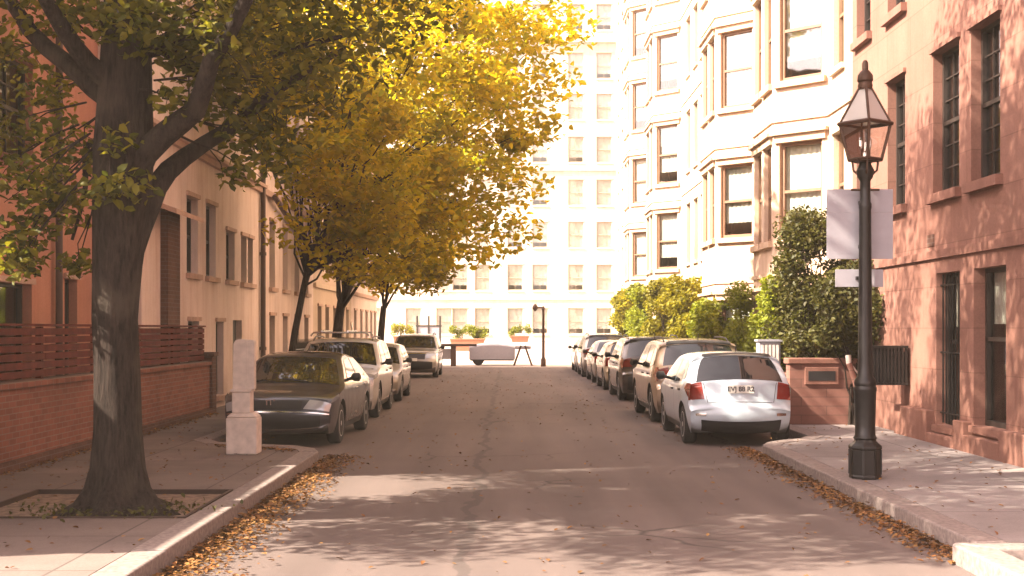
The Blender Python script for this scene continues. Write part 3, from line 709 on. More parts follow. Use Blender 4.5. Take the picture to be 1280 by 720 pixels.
# stone pillar at the kerb before the grey saloon
ob = thing('stone_pillar', 'stepped whitewashed stone pillar at the kerb before the grey saloon', 'pillar', (-3.6, 17.45, .15))
mb = MB(); mb.box(-.21, .21, -.18, .18, 0, .5); mb.frustum(0, 0, .503, .56, .21, .18, .15, .13); bevel(mb.build('pedestal', M['white_stone'], ob), .02)
mb = MB(); mb.box(-.14, .11, -.12, .12, .56, .84); mb.box(-.16, .13, -.14, .14, .843, .88); bevel(mb.build('block', M['white_stone'], ob), .012)
mb = MB(); P = [(-.14, .88), (.155, .88), (.155, 1.52), (.13, 1.545), (-.06, 1.56), (-.1, 1.545), (-.13, 1.5)]
n = len(P); mb.add([(x, -.07, z) for x, z in P] + [(x, .07, z) for x, z in P], [tuple(range(n)), tuple(range(2 * n - 1, n - 1, -1))] + [(i, (i + 1) % n, n + (i + 1) % n, n + i) for i in range(n)])
mb.box(.05, .06, -.074, -.06, .9, 1.53); bevel(mb.build('shaft', M['white_stone'], ob), .01)
# tree pit edging
pe = thing('tree_pit_edging', 'rusty steel edging round the soil of the big tree', 'edging', (0, 0, .045))
mb = MB(); mb.box(PX0, PX1, PY0, PY0 + .03, 0, .12); mb.box(PX0, PX1, PY1 - .03, PY1, 0, .12); mb.box(PX0, PX0 + .03, PY0 + .03, PY1 - .03, 0, .12); mb.box(PX1 - .03, PX1, PY0 + .03, PY1 - .03, 0, .12)
mb.build('frame', M['steel'], pe)
# ------------------------------------------------------------------ trees
TX, TY = -3.68, 12.1
K = 1600 / TY
def tp(px, py, dy=0.): # a point of the big tree from its measured outline, dy metres behind the trunk
    d = TY + dy; return Vector(((px - 635) / 1600 * d, d, 1.85 + (411 - py) / 1600 * d))
big = thing('street_tree', 'large green tree with thick dark forked trunk in the left pavement pit', 'tree', (TX, TY, .1))
def loc_(P, o): return [tuple(Vector(p) - o) for p in P]
bo = Vector((TX, TY, .1))
mb = MB()
tr = [(-3.68, 12.1, .02), (-3.68, 12.1, .12), (-3.68, 12.1, .22), (-3.68, 12.1, .36), (-3.68, 12.1, .55), (-3.69, 12.1, .9), (-3.7, 12.1, 1.5), tp(143, 400), tp(147, 330), tp(152, 260), tp(155, 190), tp(157, 120), tp(158, 60), tp(160, 0), tp(165, -80), tp(150, -200), tp(160, -330)]
rr = [.68, .53, .37, .29, .25, .222, .208, .21, .225, .26, .28, .245, .23, .22, .19, .15, .07]
mb.tube(loc_(tr, bo), rr, 40, lobes=lambda i, th: (.24 * max(0, 1 - i / 5) * math.cos(5 * th + .6) + .1 * max(0, 1 - i / 4) * math.cos(9 * th + 2) + .025 * math.sin(7 * th + i * .8) + .02 * math.sin(13 * th - i * 1.7)))
def limb(pts, r0, r1, n=12): mb.tube(loc_(spline(pts, n), bo), taper(r0, r1, n), 14, lobes=lambda i, th: .05 * math.sin(5 * th + i))
limb([tp(147, 375), tp(160, 320, .05), tp(183, 262, .1), tp(202, 222, .25), tp(240, 190, .5), tp(295, 155, .8), tp(350, 110, 1.3), tp(430, 60, 2.0)], .17, .035, 14)
limb([tp(153, 275), tp(165, 225, -.05), tp(184, 188, -.1), tp(220, 157, -.2), tp(248, 132, -.3), tp(262, 80, -.5), tp(300, 20, -.8), tp(330, -60, -1.)], .17, .05)
limb([tp(160, 75), tp(200, 58, .1), tp(240, 85, .3), tp(275, 118, .5), tp(340, 130, .9)], .11, .03)
limb([tp(150, 130), tp(118, 108, .1), tp(95, 88, .1), tp(45, 48, .3), tp(5, -10, .6), tp(-60, -80, 1.)], .13, .05)
limb([tp(148, 110), tp(112, 80, -.2), tp(80, 38, -.4), tp(50, -15, -.7), tp(20, -90, -1.)], .11, .05)
limb([tp(150, 200), tp(110, 180, .5), tp(106, 240, .6), tp(90, 300, .6)], .05, .015)
limb([tp(160, 0), tp(230, -90, -.4), tp(330, -170, -.8), tp(420, -230, -1)], .13, .03)
limb([tp(160, -40), tp(90, -140, .4), tp(10, -230, .8)], .12, .03)
limb([tp(160, -60), tp(190, -150, 1.2), tp(230, -240, 2.4)], .12, .03)
limb([tp(160, -60), tp(150, -150, -1.2), tp(140, -220, -2.6)], .12, .03)
limb([tp(340, 68, 1.), tp(400, 52, 1.2), tp(430, 45, 1.3)], .04, .02)
# visible low clumps: (px, py, radius px, depth offset, weight)
low = [(85, 185, 48, .3, .9), (68, 255, 45, .2, .8), (25, 300, 42, 0, .8), (22, 330, 28, -.2, .5), (60, 115, 42, .6, .7), (45, 230, 40, -.3, .55), (170, 22, 55, -.5, 1.1), (110, 20, 40, -.3, .6),
       (215, 45, 45, -.3, .8), (250, 75, 48, .2, .9), (165, 235, 30, -.45, .28), (150, 175, 26, -.4, .16), (128, 240, 26, -.5, .25), (330, 50, 85, .6, 1.6), (300, 150, 55, .7, 1.1), (390, 100, 85, 1.2, 1.6), (350, 190, 50, 1., .8), (270, 110, 42, .1, .7), (430, 30, 80, 1.2, 1.1), (300, 215, 30, .5, .3), (10, 60, 40, .8, .5), (55, 15, 50, .4, .7), (95, 330, 22, .1, .25), (5, 210, 30, 0, .3), (215, 130, 26, -.4, .25), (300, -10, 90, 0, 1.2), (30, 160, 30, .5, .3), (275, 40, 40, -.6, .6)]
cl = []
for px, py, r, dy, k in low:
    c = tp(px, py, dy); rm = r / K; cl.append((c, (rm * 1.1, rm * 1.5, rm * .9), k * 260))
    # twigs out of the nearest limb
    for _ in range(2):
        e = c + Vector(rng.normal(size=3)) * rm * .55; mb.tube(loc_(curve(tp(150 + .35 * (px - 150), py * .55 + 40, dy * .4), c + Vector((0, 0, .12)), e, 6), bo), taper(.011, .003, 6), 5)
k_ = 0
while k_ < 250: # the high crown
    p = rng.normal(size=3); p /= np.linalg.norm(p); p *= rng.uniform(.12, 1.) ** .5
    c = np.array([-3.6, 13.7, 9.3]) + p * np.array([5.6, 6.1, 4.9])
    offleft = c[0] < -.43 * c[1] and c[1] < 15.3
    if offleft and c[2] < 4.6: continue
    if not offleft and c[2] < 1.85 + .257 * c[1] + (.7 if c[1] < 13.6 or c[0] < -5.2 or c[0] > -.3 else -.9): continue
    if c[0] < -6.2 and c[1] > 15.3: continue
    k_ += 1; s_ = rng.uniform(.65, 1.05)
    cl.append((c, (s_, s_, s_ * .7), 350 * s_))
    if k_ % 4 == 0: mb.tube(loc_(curve(tp(160, -60 - 20 * (k_ % 7)), (Vector(c) + tp(160, -100)) / 2 + Vector((0, 0, .5)), c, 7), bo), taper(.05, .008, 7), 6)
for i in range(58):  # extra clumps above the view, added to break up sun on the road
    c = np.array([rng.uniform(-8, -5.2), rng.uniform(11.2, 14.3), rng.uniform(6.1, 8.8)]); cl.append((c, (.7, .7, .5), 330))
for i in range(34):  # unseen clumps towards the camera, added to shade the foreground road
    c = np.array([rng.uniform(-7.5, -2.5), rng.uniform(7.9, 9.8), rng.uniform(5.6, 8.6)]); cl.append((c, (.7, .7, .5), 300))
for i in range(26):  # clumps off the left edge, added to keep the trunk in shade
    c = np.array([-5.9, 11.0, 4.7]) + rng.uniform(-1, 1, 3) * np.array([.6, 1.3, 1.6]); cl.append((c, (.6, .6, .5), 300))
mb.build('trunk', M['bark'], big, 60)
pts = clump_points(cl, 1)
leaves('crown', pts - np.array(bo), .105, M['leaf_green'], big, .6)
def tree(label, base, crown, rad, nclump, per, lsize, lm, trunk_r=.17, xmin=-6.0, group=None, name='street_tree', low=2.6, extra=()):
    o = thing(name, label, 'tree', base, 0, group); b = Vector(base); mb = MB()
    c0 = Vector(crown)
    fork = Vector((base[0] + .15 * (c0.x - base[0]), base[1], max(2.3, c0.z * .42)))
    mb.tube(loc_(spline([b, b + Vector((0, 0, .25)), b + Vector((.02, 0, 1.2)), fork], 9), b), taper(trunk_r * 1.5, trunk_r * .85, 9), 14, lobes=lambda i, th: .1 * math.cos(5 * th) * max(0, 1 - i / 3))
    cl = []
    for i in range(nclump):
        p = rng.normal(size=3); p /= np.linalg.norm(p); p *= rng.uniform(.15, 1.) ** .5
        c = Vector(np.array(c0) + p * np.array(rad))
        if c.x < xmin + .5: c.x = xmin + .5 + rng.uniform(0, .5)
        if c.z < low: c.z = low + rng.uniform(0, .5)
        if c.x < -.165 * c.y and c.z < 1.85 + .115 * c.y and c.y < 33: continue
        s_ = rng.uniform(.4, .95); cl.append((c, (s_, s_, s_ * .6), per * (.5 + .6 * s_)))
        if i % 6 == 0: mb.tube(loc_(curve(fork + Vector((0, 0, -.3 + .2 * rng.uniform())), fork.lerp(c, .5) + Vector((0, 0, .7)), c, 8), b), taper(trunk_r * .34, .01, 8), 7)
    for e, s_ in extra:
        cl.append((Vector(e), (s_, s_, s_ * .7), per * s_)); mb.tube(loc_(curve(fork, fork.lerp(Vector(e), .5) + Vector((0, 0, .8)), e, 8), b), taper(.035, .006, 8), 6)
    mb.build('trunk', M['bark'], o, 60)
    leaves('crown', clump_points(cl, 1) - np.array(b), lsize, lm, o, .6)
    return o
tree('golden leaved tree leaning over the street beyond the big green tree', (-5.25, 31., .15), (-2.75, 27.4, 7.6), (3.7, 3.9, 4.4), 175, 215, .165, M['leaf_gold'], .085, extra=[((-.5, 27, 4.3), .8), ((-.3, 27.3, 5.2), .9), ((-1.2, 26.8, 3.5), .8), ((-1.9, 26.5, 3.1), .8), ((-2.6, 26.5, 3.1), .9), ((-1.6, 27.4, 4.2), .9), ((-3.4, 27, 3.4), .9), ((-.1, 27.5, 6.6), .9), ((.4, 27.5, 7.6), 1.), ((-4.3, 26.5, 3.9), .9), ((-1., 28, 5.5), 1.), ((-3.0, 26., 4.3), 1.), ((-4.2, 25.6, 5.2), 1.), ((.7, 28, 8.6), 1.), ((-2.2, 25.6, 5.), 1.), ((.1, 27, 3.9), .7), ((.35, 27.4, 4.9), .7), ((.7, 27.6, 6.2), .7), ((.9, 28, 7.2), .8), ((-.5, 26.6, 3.5), .6), ((1.3, 28, 8.4), .8)])
tree('olive tree in front of the iron railing, further along the left houses', (-5.2, 38.5, .15), (-3.9, 39.0, 6.4), (2.7, 3.4, 4.0), 90, 260, .17, M['leaf_olive'], .15)
tree('golden tree farthest along the left pavement by the last parked van', (-5.2, 52, .15), (-4.2, 52, 6.6), (2.4, 3., 3.6), 60, 220, .2, M['leaf_gold'], .14)
# shrubs in the right hand gardens
def shrub(label, x, y, r, h, n, lm, size=.09, zb=.2, dens=300):
    o = thing('shrub', label, 'shrub', (x, y, .15), 0, 'garden shrubs on the right'); cl = []; mb = MB()
    for i in range(n):
        f = rng.uniform(0, 1); a = rng.uniform(0, 2 * math.pi); rad = r * math.sqrt(rng.uniform(0, 1)) * (1. - .45 * max(0, f - .55) / .45)
        c = Vector((max(5.08 - x, min(6.3 - x, rad * math.cos(a) * .9)), rad * math.sin(a) * 1.2, zb + f * h)); s_ = rng.uniform(.22, .42) * (1 if h < 3 else 1.15)
        cl.append((c, (s_, s_, s_ * .85), dens))
        if i % 2 == 0: mb.tube(curve((rng.normal() * .08, rng.normal() * .08, 0), (c.x * .3, c.y * .3, c.z * .6), c, 6), taper(.03, .005, 6), 5)
    mb.build('stems', M['bark'], o); leaves('foliage', clump_points(cl, 1), size, lm, o, .5); return o
shrub('dark leafy shrub at the corner of the brownstone, behind the slatted bin', 6.15, 22.75, .6, 1.5, 40, M['leaf_dark'], zb=1.25)
shrub('tall dark shrub rising behind the gas lamp signs', 5.75, 24.0, .85, 3.3, 56, M['leaf_dark'], zb=.4)
shrub('bright green rounded shrub above the white hatchback', 5.3, 25.4, .95, 2.4, 50, M['leaf_bush'])
shrub('low dark shrub between the bright bushes', 5.5, 28.6, 1., 2.3, 36, M['leaf_bush'])
shrub('bright green shrub in front of the second bay', 5.4, 33.5, .95, 2.3, 34, M['leaf_bush'], .11)
shrub('yellowish shrub before the flat fronted house', 5.45, 38.5, 1.2, 2.9, 40, M['leaf_rust'], .12)
shrub('tall yellow green shrub near the cream bay', 5.5, 44.5, 1.5, 3.2, 46, M['leaf_rust'], .13)
shrub('yellow green shrub beyond the cream bay', 5.4, 50.5, 1.5, 3.0, 42, M['leaf_bush'], .14)
shrub('last yellowish shrub of the right gardens', 5.3, 58, 1.8, 3.4, 46, M['leaf_rust'], .15)
# ------------------------------------------------------------------ cars
def smoothstep(a, b, x): t = min(1, max(0, (x - a) / (b - a))); return t * t * (3 - 2 * t)
class Car:
    def __init__(s, sil, L, W, belt, tum=.27, crown=.03, rad=.045, e=.8, k=.13):
        s.P = [Vector((0, y, z)) for y, z in sil]; s.L, s.W, s.belt, s.tum, s.crown, s.rad, s.e, s.k = L, W, belt, tum, crown, rad, e, k
        s.top = max(z for _, z in sil)
    def S(s, t):
        P = s.P; k = len(P) - 1; t = min(max(t, 0), k - 1e-6); j = int(t); u = t - j
        p0, p1, p2, p3 = P[max(j - 1, 0)], P[j], P[j + 1], P[min(j + 2, k)]
        # softened tangents: less overshoot at tight corners
        m1 = (p2 - p0) * .5; m2 = (p3 - p1) * .5; ln = (p2 - p1).length
        if m1.length > ln: m1 *= ln / m1.length
        if m2.length > ln: m2 *= ln / m2.length
        u2, u3 = u * u, u * u * u
        return p1 * (2 * u3 - 3 * u2 + 1) + m1 * (u3 - 2 * u2 + u) + p2 * (-2 * u3 + 3 * u2) + m2 * (u3 - u2)
    def nrm(s, t):
        d = s.S(min(t + .05, len(s.P) - 1.001)) - s.S(max(t - .05, 0)); n = Vector((0, d.z, -d.y)); return n.normalized()  # inward (sil runs rear -> roof -> front)
    def w(s, y, z):
        c = s.L / 2; a = max(0, (abs(y - c) - (c - s.e)) / s.e); p = 1 - s.k * a * a
        f = 1.
        if z < .5: f -= .06 * ((.5 - z) / .3) ** 2
        f -= .012 * ((z - .68) / .3) ** 2 if z < s.belt else .012 * ((s.belt - .68) / .3) ** 2
        if z > s.belt - .04: q = (z - s.belt + .04) / (s.top - s.belt + .04); f -= s.tum * q ** 1.25
        return s.W / 2 * p * f
    def top_pt(s, t, x, off=0.):
        p = s.S(t); n = s.nrm(t); cr = s.crown + .11 * n.y ** 2; rd = s.rad
        E = p + n * (cr + rd); wd = s.w(E.y, E.z); a = abs(x)
        q = p + n * (cr * a * a + rd * a ** 9 - off); return Vector((x * wd, q.y, q.z))
    def edge(s, t): p = s.S(t); n = s.nrm(t); return p + n * (s.crown + .11 * n.y ** 2 + s.rad)
    def patch(s, mb, t0, t1, xa, xb, off=.006, nu=10, nv=10, mi=0):
        """patch on the wrap-over surface; xa, xb may be (at t0, at t1)"""
        xa = xa if hasattr(xa, '__len__') else (xa, xa); xb = xb if hasattr(xb, '__len__') else (xb, xb); P = []
        for i in range(nu + 1):
            f = i / nu; t = t0 + (t1 - t0) * f; a = xa[0] + (xa[1] - xa[0]) * f; b = xb[0] + (xb[1] - xb[0]) * f
            P.append([s.top_pt(t, a + (b - a) * j / nv, off) for j in range(nv + 1)])
        mb.grid(P, mi)
    def side(s, mb, q, sd, off=.006, nu=8, nv=6, mi=0):
        """bilinear patch on the flank: corners (y,z): front-low, front-high, rear-high, rear-low"""
        a, b, c, d = [Vector(v) for v in q]; P = []
        for i in range(nu + 1):
            f = i / nu; lo = a.lerp(d, f); hi = b.lerp(c, f); row = []
            for j in range(nv + 1): p = lo.lerp(hi, j / nv); row.append((sd * (s.w(p.x, p.y) + off), p.x, p.y))
            P.append(row)
        mb.grid(P, mi)
    def shell(s, wheels, wr):
        NT, NX, NR = 96, 21, 12; mb = MB(); k = len(s.P) - 1; fl = .2
        ts = [k * i / NT for i in range(NT + 1)]; xs = [math.sin(math.pi / 2 * (-1 + 2 * j / (NX - 1))) for j in range(NX)]
        top = [[s.top_pt(t, x) for x in xs] for t in ts]
        E = [s.edge(t) for t in ts]; cum = [0]
        for a, b in zip(E, E[1:]): cum.append(cum[-1] + (b - a).length)
        vid = {}; V = []; F = []
        def v(key, p):
            if key not in vid: vid[key] = len(V); V.append(tuple(p))
            return vid[key]
        for i in range(NT):
            for j in range(NX - 1): F.append([v(('t', i + a, j + b), top[i + a][j + b]) for a, b in ((0, 0), (0, 1), (1, 1), (1, 0))])
        def sp(i, r, sd):
            if r == 0: return v(('t', i, NX - 1 if sd > 0 else 0), top[i][NX - 1 if sd > 0 else 0])
            u = .8 * E[i].y / s.L + .2 * cum[i] / cum[-1]; B = Vector((0, .16 + (s.L - .32) * min(1, max(0, u)), fl)); f = r / NR; p = E[i].lerp(B, f); return v(('s', i, r, sd), (sd * s.w(p.y, p.z), p.y, p.z))
        for sd in (-1, 1):
            for i in range(NT):
                for r in range(NR): F.append([sp(i, r, sd), sp(i + 1, r, sd), sp(i + 1, r + 1, sd), sp(i, r + 1, sd)])
        for i in range(NT): F.append([sp(i, NR, -1), sp(i + 1, NR, -1), sp(i + 1, NR, 1), sp(i, NR, 1)])
        for i in (0, NT): F.append([v(('t', i, j), None) for j in range(NX)] + [sp(i, r, 1) for r in range(1, NR + 1)] + [sp(i, r, -1) for r in range(NR, 0, -1)])
        me = bpy.data.meshes.new('body'); me.from_pydata(V, [], F)
        bm = bmesh.new(); bm.from_mesh(me); bmesh.ops.recalc_face_normals(bm, faces=bm.faces); bm.to_mesh(me); bm.free()
        me.materials.append(M['well']); me.materials.append(M['well'])
        o = link('body', me); cut = MB()
        for y in wheels:
            for sd in (-1, 1): cut.lathe([(wr + .055, 0), (wr + .055, .6)], (sd * (s.W / 2 - .27) - (.6 if sd < 0 else 0), y, wr + .015), 36, axis='X')
        co = cut.build('cutter', [M['well'], M['well']]); co.data.polygons.foreach_set('material_index', [1] * len(co.data.polygons))
        bo_ = o.modifiers.new('b', 'BOOLEAN'); bo_.object = co; bo_.operation = 'DIFFERENCE'; bo_.material_mode = 'INDEX'
        for sv_, us_ in (('EXACT', False), ('EXACT', True), ('FAST', False)):
            bo_.solver = sv_; bo_.use_self = us_; bpy.context.view_layer.update()
            dg = bpy.context.evaluated_depsgraph_get(); me2 = bpy.data.meshes.new_from_object(o.evaluated_get(dg)); me2.name = 'body'
            if len(me2.vertices) > 1000: break
        print('ARCH', sv_, us_, len(me2.vertices))
        bpy.data.objects.remove(o); bpy.data.objects.remove(co)
        me2.polygons.foreach_set('use_smooth', [True] * len(me2.polygons)); me2.set_sharp_from_angle(angle=R(38)); return me2
def wheel_meshes(r):
    t = MB(); t.lathe([(r * .66, -.1), (r * .92, -.1), (r * .985, -.08), (r, -.04), (r, .04), (r * .985, .08), (r * .92, .1), (r * .66, .1)], (0, 0, 0), 36, axis='X'); ty = t.mesh('wheel', M['tyre'], 40)
    m_ = MB(); m_.lathe([(r * .6, .05), (r * .6, .0), (.03, -.01)], (0, 0, 0), 36, axis='X', mi=1); m_.lathe([(r * .68, -.02), (r * .68, .098), (r * .62, .103), (r * .6, .06), (r * .6, -.02)], (0, 0, 0), 36, axis='X')
    for k in range(5):
        a = 2 * math.pi * k / 5; Mx = Matrix.Rotation(a, 4, 'X'); m_.box(.05, .088, -.035, .035, .0, r * .62, M=Mx)
    m_.lathe([(.06, .04), (.06, .095), (.04, .1), (.01, .102)], (0, 0, 0), 14, axis='X')
    for i, f in enumerate(m_.f): pass
    ri = m_.mesh('rim', [M['rim'], M['well']], 40); return ty, ri
def build_car(kind):
    t = thing('parked_car', 'car', 'car'); c = SPEC[kind]
    car = Car(c['sil'], c['L'], c['W'], c['belt'], c.get('tum', .27)); L = c['L']; off = Matrix.Translation((0, -L / 2, 0))
    def fin(mb, name, m_, par=t, smooth=40):
        mb.v = [(x, y - L / 2, z) for x, y, z in mb.v] if par is t or True else mb.v
        return mb.build(name, m_, par, smooth, fix=True)
    me = car.shell(c['wheels'], c['wr']); me.transform(off); link('body', me, t)
    ty, ri = wheel_meshes(c['wr'])
    for y in c['wheels']:
        for sd in (-1, 1):
            w = link('wheel', ty, t, (sd * (c['W'] / 2 - .125), y - L / 2, c['wr'])); w.rotation_euler.z = 0 if sd > 0 else math.pi; link('rim', ri, w)
    mb = MB(); car.patch(mb, *c['rear_glass']); fin(mb, 'rear_window', M['carglass'])
    mb = MB(); car.patch(mb, *c['screen']); ws = fin(mb, 'windscreen', M['carglass'])
    mb = MB()
    for x in (-.35, .25): 
        a = car.top_pt(c['screen'][1] - .02, x, .015); b_ = car.top_pt(c['screen'][1] - .35, x + .5, .015); mb.tube([a, a.lerp(b_, .5), b_], .008, 5)
    fin(mb, 'wiper', M['trimblack'], ws)
    for sd in (-1, 1):
        for q in c['side_glass']: mb = MB(); car.side(mb, q, sd); fin(mb, 'side_window', M['carglass'])
        for (y, z) in c['handles']:
            mb = MB(); x = sd * (car.w(y, z) + .012); mb.box(x - .012, x + .012, y - .09, y + .09, z - .016, z + .016); bevel(fin(mb, 'door_handle', M['chrome'] if c.get('chrome') else M['trimblack']), .006)
        y, z = c['mirror']; x = car.w(y, z); mb = MB(); mb.tube([(sd * (x - .03), y, z), (sd * (x + .06), y, z + .03), (sd * (x + .09), y - .01, z + .05), (sd * (x + .19), y - .03, z + .05), (sd * (x + .215), y - .03, z + .05)], [.025, .03, .07, .075, .03], 12); fin(mb, 'wing_mirror', M['trimblack'], t, 60)
        # door gaps and sill
        for (ya, za, yb, zb_) in c['gaps']:
            mb = MB(); dv = Vector((yb - ya, zb_ - za)).normalized() * .004; pr = Vector((-dv.y, dv.x)); car.side(mb, [(ya - pr.x, za - pr.y), (yb - pr.x, zb_ - pr.y), (yb + pr.x, zb_ + pr.y), (ya + pr.x, za + pr.y)], sd, .0025, 1, 12); fin(mb, 'door_gap', M['well'])
        mb = MB(); w0, w1 = c['wheels']; r_ = c['wr'] + .1; car.side(mb, [(w1 - r_, .21), (w1 - r_, .31), (w0 + r_, .31), (w0 + r_, .21)], sd, .004, 12, 3); fin(mb, 'sill_trim', M['trimblack'])
        # lamps
        mb = MB(); car.patch(mb, *c['tail'][0](sd)); 
        for q in c['tail'][1]: car.side(mb, q, sd, .007)
        fin(mb, 'tail_lamp', M['tail'])
        mb = MB(); car.patch(mb, *c['headl'][0](sd))
        for q in c['headl'][1]: car.side(mb, q, sd, .007)
        fin(mb, 'headlight', M['head'])
    for nm, args, mm in c['patches']:
        mb = MB()
        for a in args: car.patch(mb, *a)
        fin(mb, nm, M[mm])
    # plates
    for nm, tt, txt, fwd in (('number_plate', c['plate_r'], c.get('txt'), False), ('number_plate', c['plate_f'], None, True)):
        if tt is None: continue
        p = car.top_pt(tt, 0, .012); n = car.nrm(tt); ang = math.atan2(n.z, n.y)
        mb = MB(); Mx = Matrix.Translation(p) @ Matrix.Rotation(ang if not fwd else ang, 4, 'X')
        mb.box(-.2, .2, -.008, .0, -.065, .065, M=Mx) if not fwd else mb.box(-.16, .16, -.008, .0, -.06, .06, M=Mx)
        pl_ = fin(mb, nm, M['plate'])
        if txt:
            tm = text_mesh(txt, .105); tm.materials.clear(); tm.materials.append(M['ink']); tm.transform(Matrix.Translation((0, -L / 2, 0)) @ Mx @ Matrix.Translation((0, -.0095, 0)) @ Matrix.Rotation(R(90), 4, 'X')); link('plate_number', tm, pl_)
    if c.get('rails'):
        za, y0, y1 = c['rails']
        for sd in (-1, 1):
            mb = MB(); pts = []
            for i in range(9): 
                y = y0 + (y1 - y0) * i / 8; tq = min((q / 20 for q in range(60, 20 * len(car.P) - 60)), key=lambda q: abs(car.S(q).y - y) + (9 if car.S(q).z < car.belt + .3 else 0)); p = car.top_pt(tq, sd * .86); pts.append(p + Vector((0, 0, .0 if i in (0, 8) else .055)))
            mb.tube(pts, .016, 8); fin(mb, 'roof_rail', M['chrome'] if c.get('chrome') else M['trimblack'], t, 60)
    if c.get('antenna'):
        p = car.top_pt(c['antenna'], 0); mb = MB(); mb.tube([p, p + Vector((0, -.1, .14))], .006, 6); fin(mb, 'aerial', M['trimblack'])
    return t
SPEC = {}
SPEC['hatch'] = dict(L=4.12, W=1.72, belt=.93, tum=.26, wheels=(.72, 3.3), wr=.31,
    sil=[(.16, .2), (.05, .32), (.0, .46), (.015, .6), (.075, .68), (.12, .84), (.16, .98), (.2, 1.04), (.5, 1.36), (.56, 1.42), (.66, 1.445), (1.5, 1.475), (2.1, 1.455), (2.42, 1.39), (2.85, 1.17), (3.2, .985), (3.4, .93), (3.8, .82), (4.0, .7), (4.09, .56), (4.11, .42), (4.05, .26), (3.95, .2)],
    rear_glass=(7.05, 8.75, (-.86, -.76), (.86, .76)), screen=(13.05, 14.95, (-.86, -.9), (.86, .9)),
    side_glass=[[(2.75, .97), (2.2, 1.33), (1.66, 1.36), (1.68, .97)], [(1.6, .97), (1.58, 1.36), (.98, 1.34), (.9, 1.0)], [(.84, 1.02), (.92, 1.33), (.74, 1.28), (.62, 1.06)]],
    handles=[(1.85, .84), (.98, .86)], mirror=(2.62, .98), gaps=[(1.64, .34, 1.63, 1.38), (2.78, .34, 2.8, .93), (.98, .62, .94, 1.0)],
    tail=(lambda sd: (4.5, 7.0, (sd * .7, sd * .76), (sd * .995, sd * .995)), [[(.5, .9), (.42, .98), (.19, .99), (.16, .72)]]),
    headl=(lambda sd: (17.3, 18.5, (sd * .6, sd * .55), (sd * .99, sd * .97)), [[(3.98, .66), (3.85, .74), (3.55, .8), (3.62, .72)]]),
    patches=[('rear_valance', [(.05, 1.55, -.8, .8, .008)], 'trimblack'), ('tailgate_gap', [(4.12, 4.17, -.62, .62, .003, 1, 20), (4.15, 6.8, (-.645, -.735), (-.635, -.725), .003, 20, 1), (4.15, 6.8, (.635, .725), (.645, .735), .003, 20, 1)], 'well'),
             ('reflector', [(2.1, 2.5, -.9, -.7, .008)], 'chrome'), ('reflector', [(2.1, 2.5, .7, .9, .008)], 'chrome'), ('rear_spoiler', [(8.85, 9.6, -.8, .8, .03)], 'trimblack'),
             ('grille', [(18.2, 18.75, -.5, .5, .006)], 'trimblack'), ('front_intake', [(19.4, 20.6, -.7, .7, .006)], 'trimblack')],
    plate_r=5.35, plate_f=19.1, txt='EVJ 88 R2', antenna=9.9)
SPEC['saloon'] = dict(L=4.6, W=1.8, belt=.93, tum=.28, wheels=(.95, 3.68), wr=.325,
    sil=[(.2, .2), (.06, .34), (.0, .5), (.02, .68), (.08, .86), (.16, .98), (.3, 1.03), (.62, 1.06), (1.2, 1.33), (1.5, 1.42), (2.1, 1.46), (2.5, 1.44), (2.8, 1.38), (3.25, 1.14), (3.55, .97), (3.75, .92), (4.2, .85), (4.42, .77), (4.52, .66), (4.58, .52), (4.58, .4), (4.52, .26), (4.4, .2)],
    rear_glass=(7.1, 8.8, (-.85, -.8), (.85, .8)), screen=(12.05, 13.95, (-.87, -.91), (.87, .91)),
    side_glass=[[(3.05, .97), (2.55, 1.31), (2.02, 1.35), (2.03, .97)], [(1.95, .97), (1.94, 1.35), (1.4, 1.3), (1.05, 1.0)]],
    handles=[(2.25, .84), (1.25, .86)], mirror=(2.95, .99), gaps=[(1.99, .34, 1.98, 1.38), (3.1, .34, 3.15, .93), (1.2, .64, 1.1, .98)],
    tail=(lambda sd: (3.3, 5.2, (sd * .55, sd * .6), (sd * .99, sd * .99)), [[(.4, .8), (.4, .95), (.16, .95), (.12, .76)]]),
    headl=(lambda sd: (17.15, 18.35, (sd * .6, sd * .5), (sd * .99, sd * .97)), [[(4.46, .68), (4.3, .77), (3.95, .83), (4.05, .74)]]),
    patches=[('grille', [(17.35, 18.45, -.47, .47, .006)], 'trimblack'), ('chrome_strip', [(18.62, 18.78, -.97, .97, .009)], 'chrome'), ('front_intake', [(19.0, 20.7, -.82, .82, .006)], 'trimblack'), ('lower_chrome', [(20.75, 20.87, -.8, .8, .01)], 'chrome'), ('rear_valance', [(.1, 1.5, -.75, .75, .006)], 'trimblack'), ('bonnet_gap', [(16.9, 16.94, -.9, .9, .003, 1, 20)], 'well')],
    plate_r=3.3, plate_f=None, chrome=1, antenna=9.5)
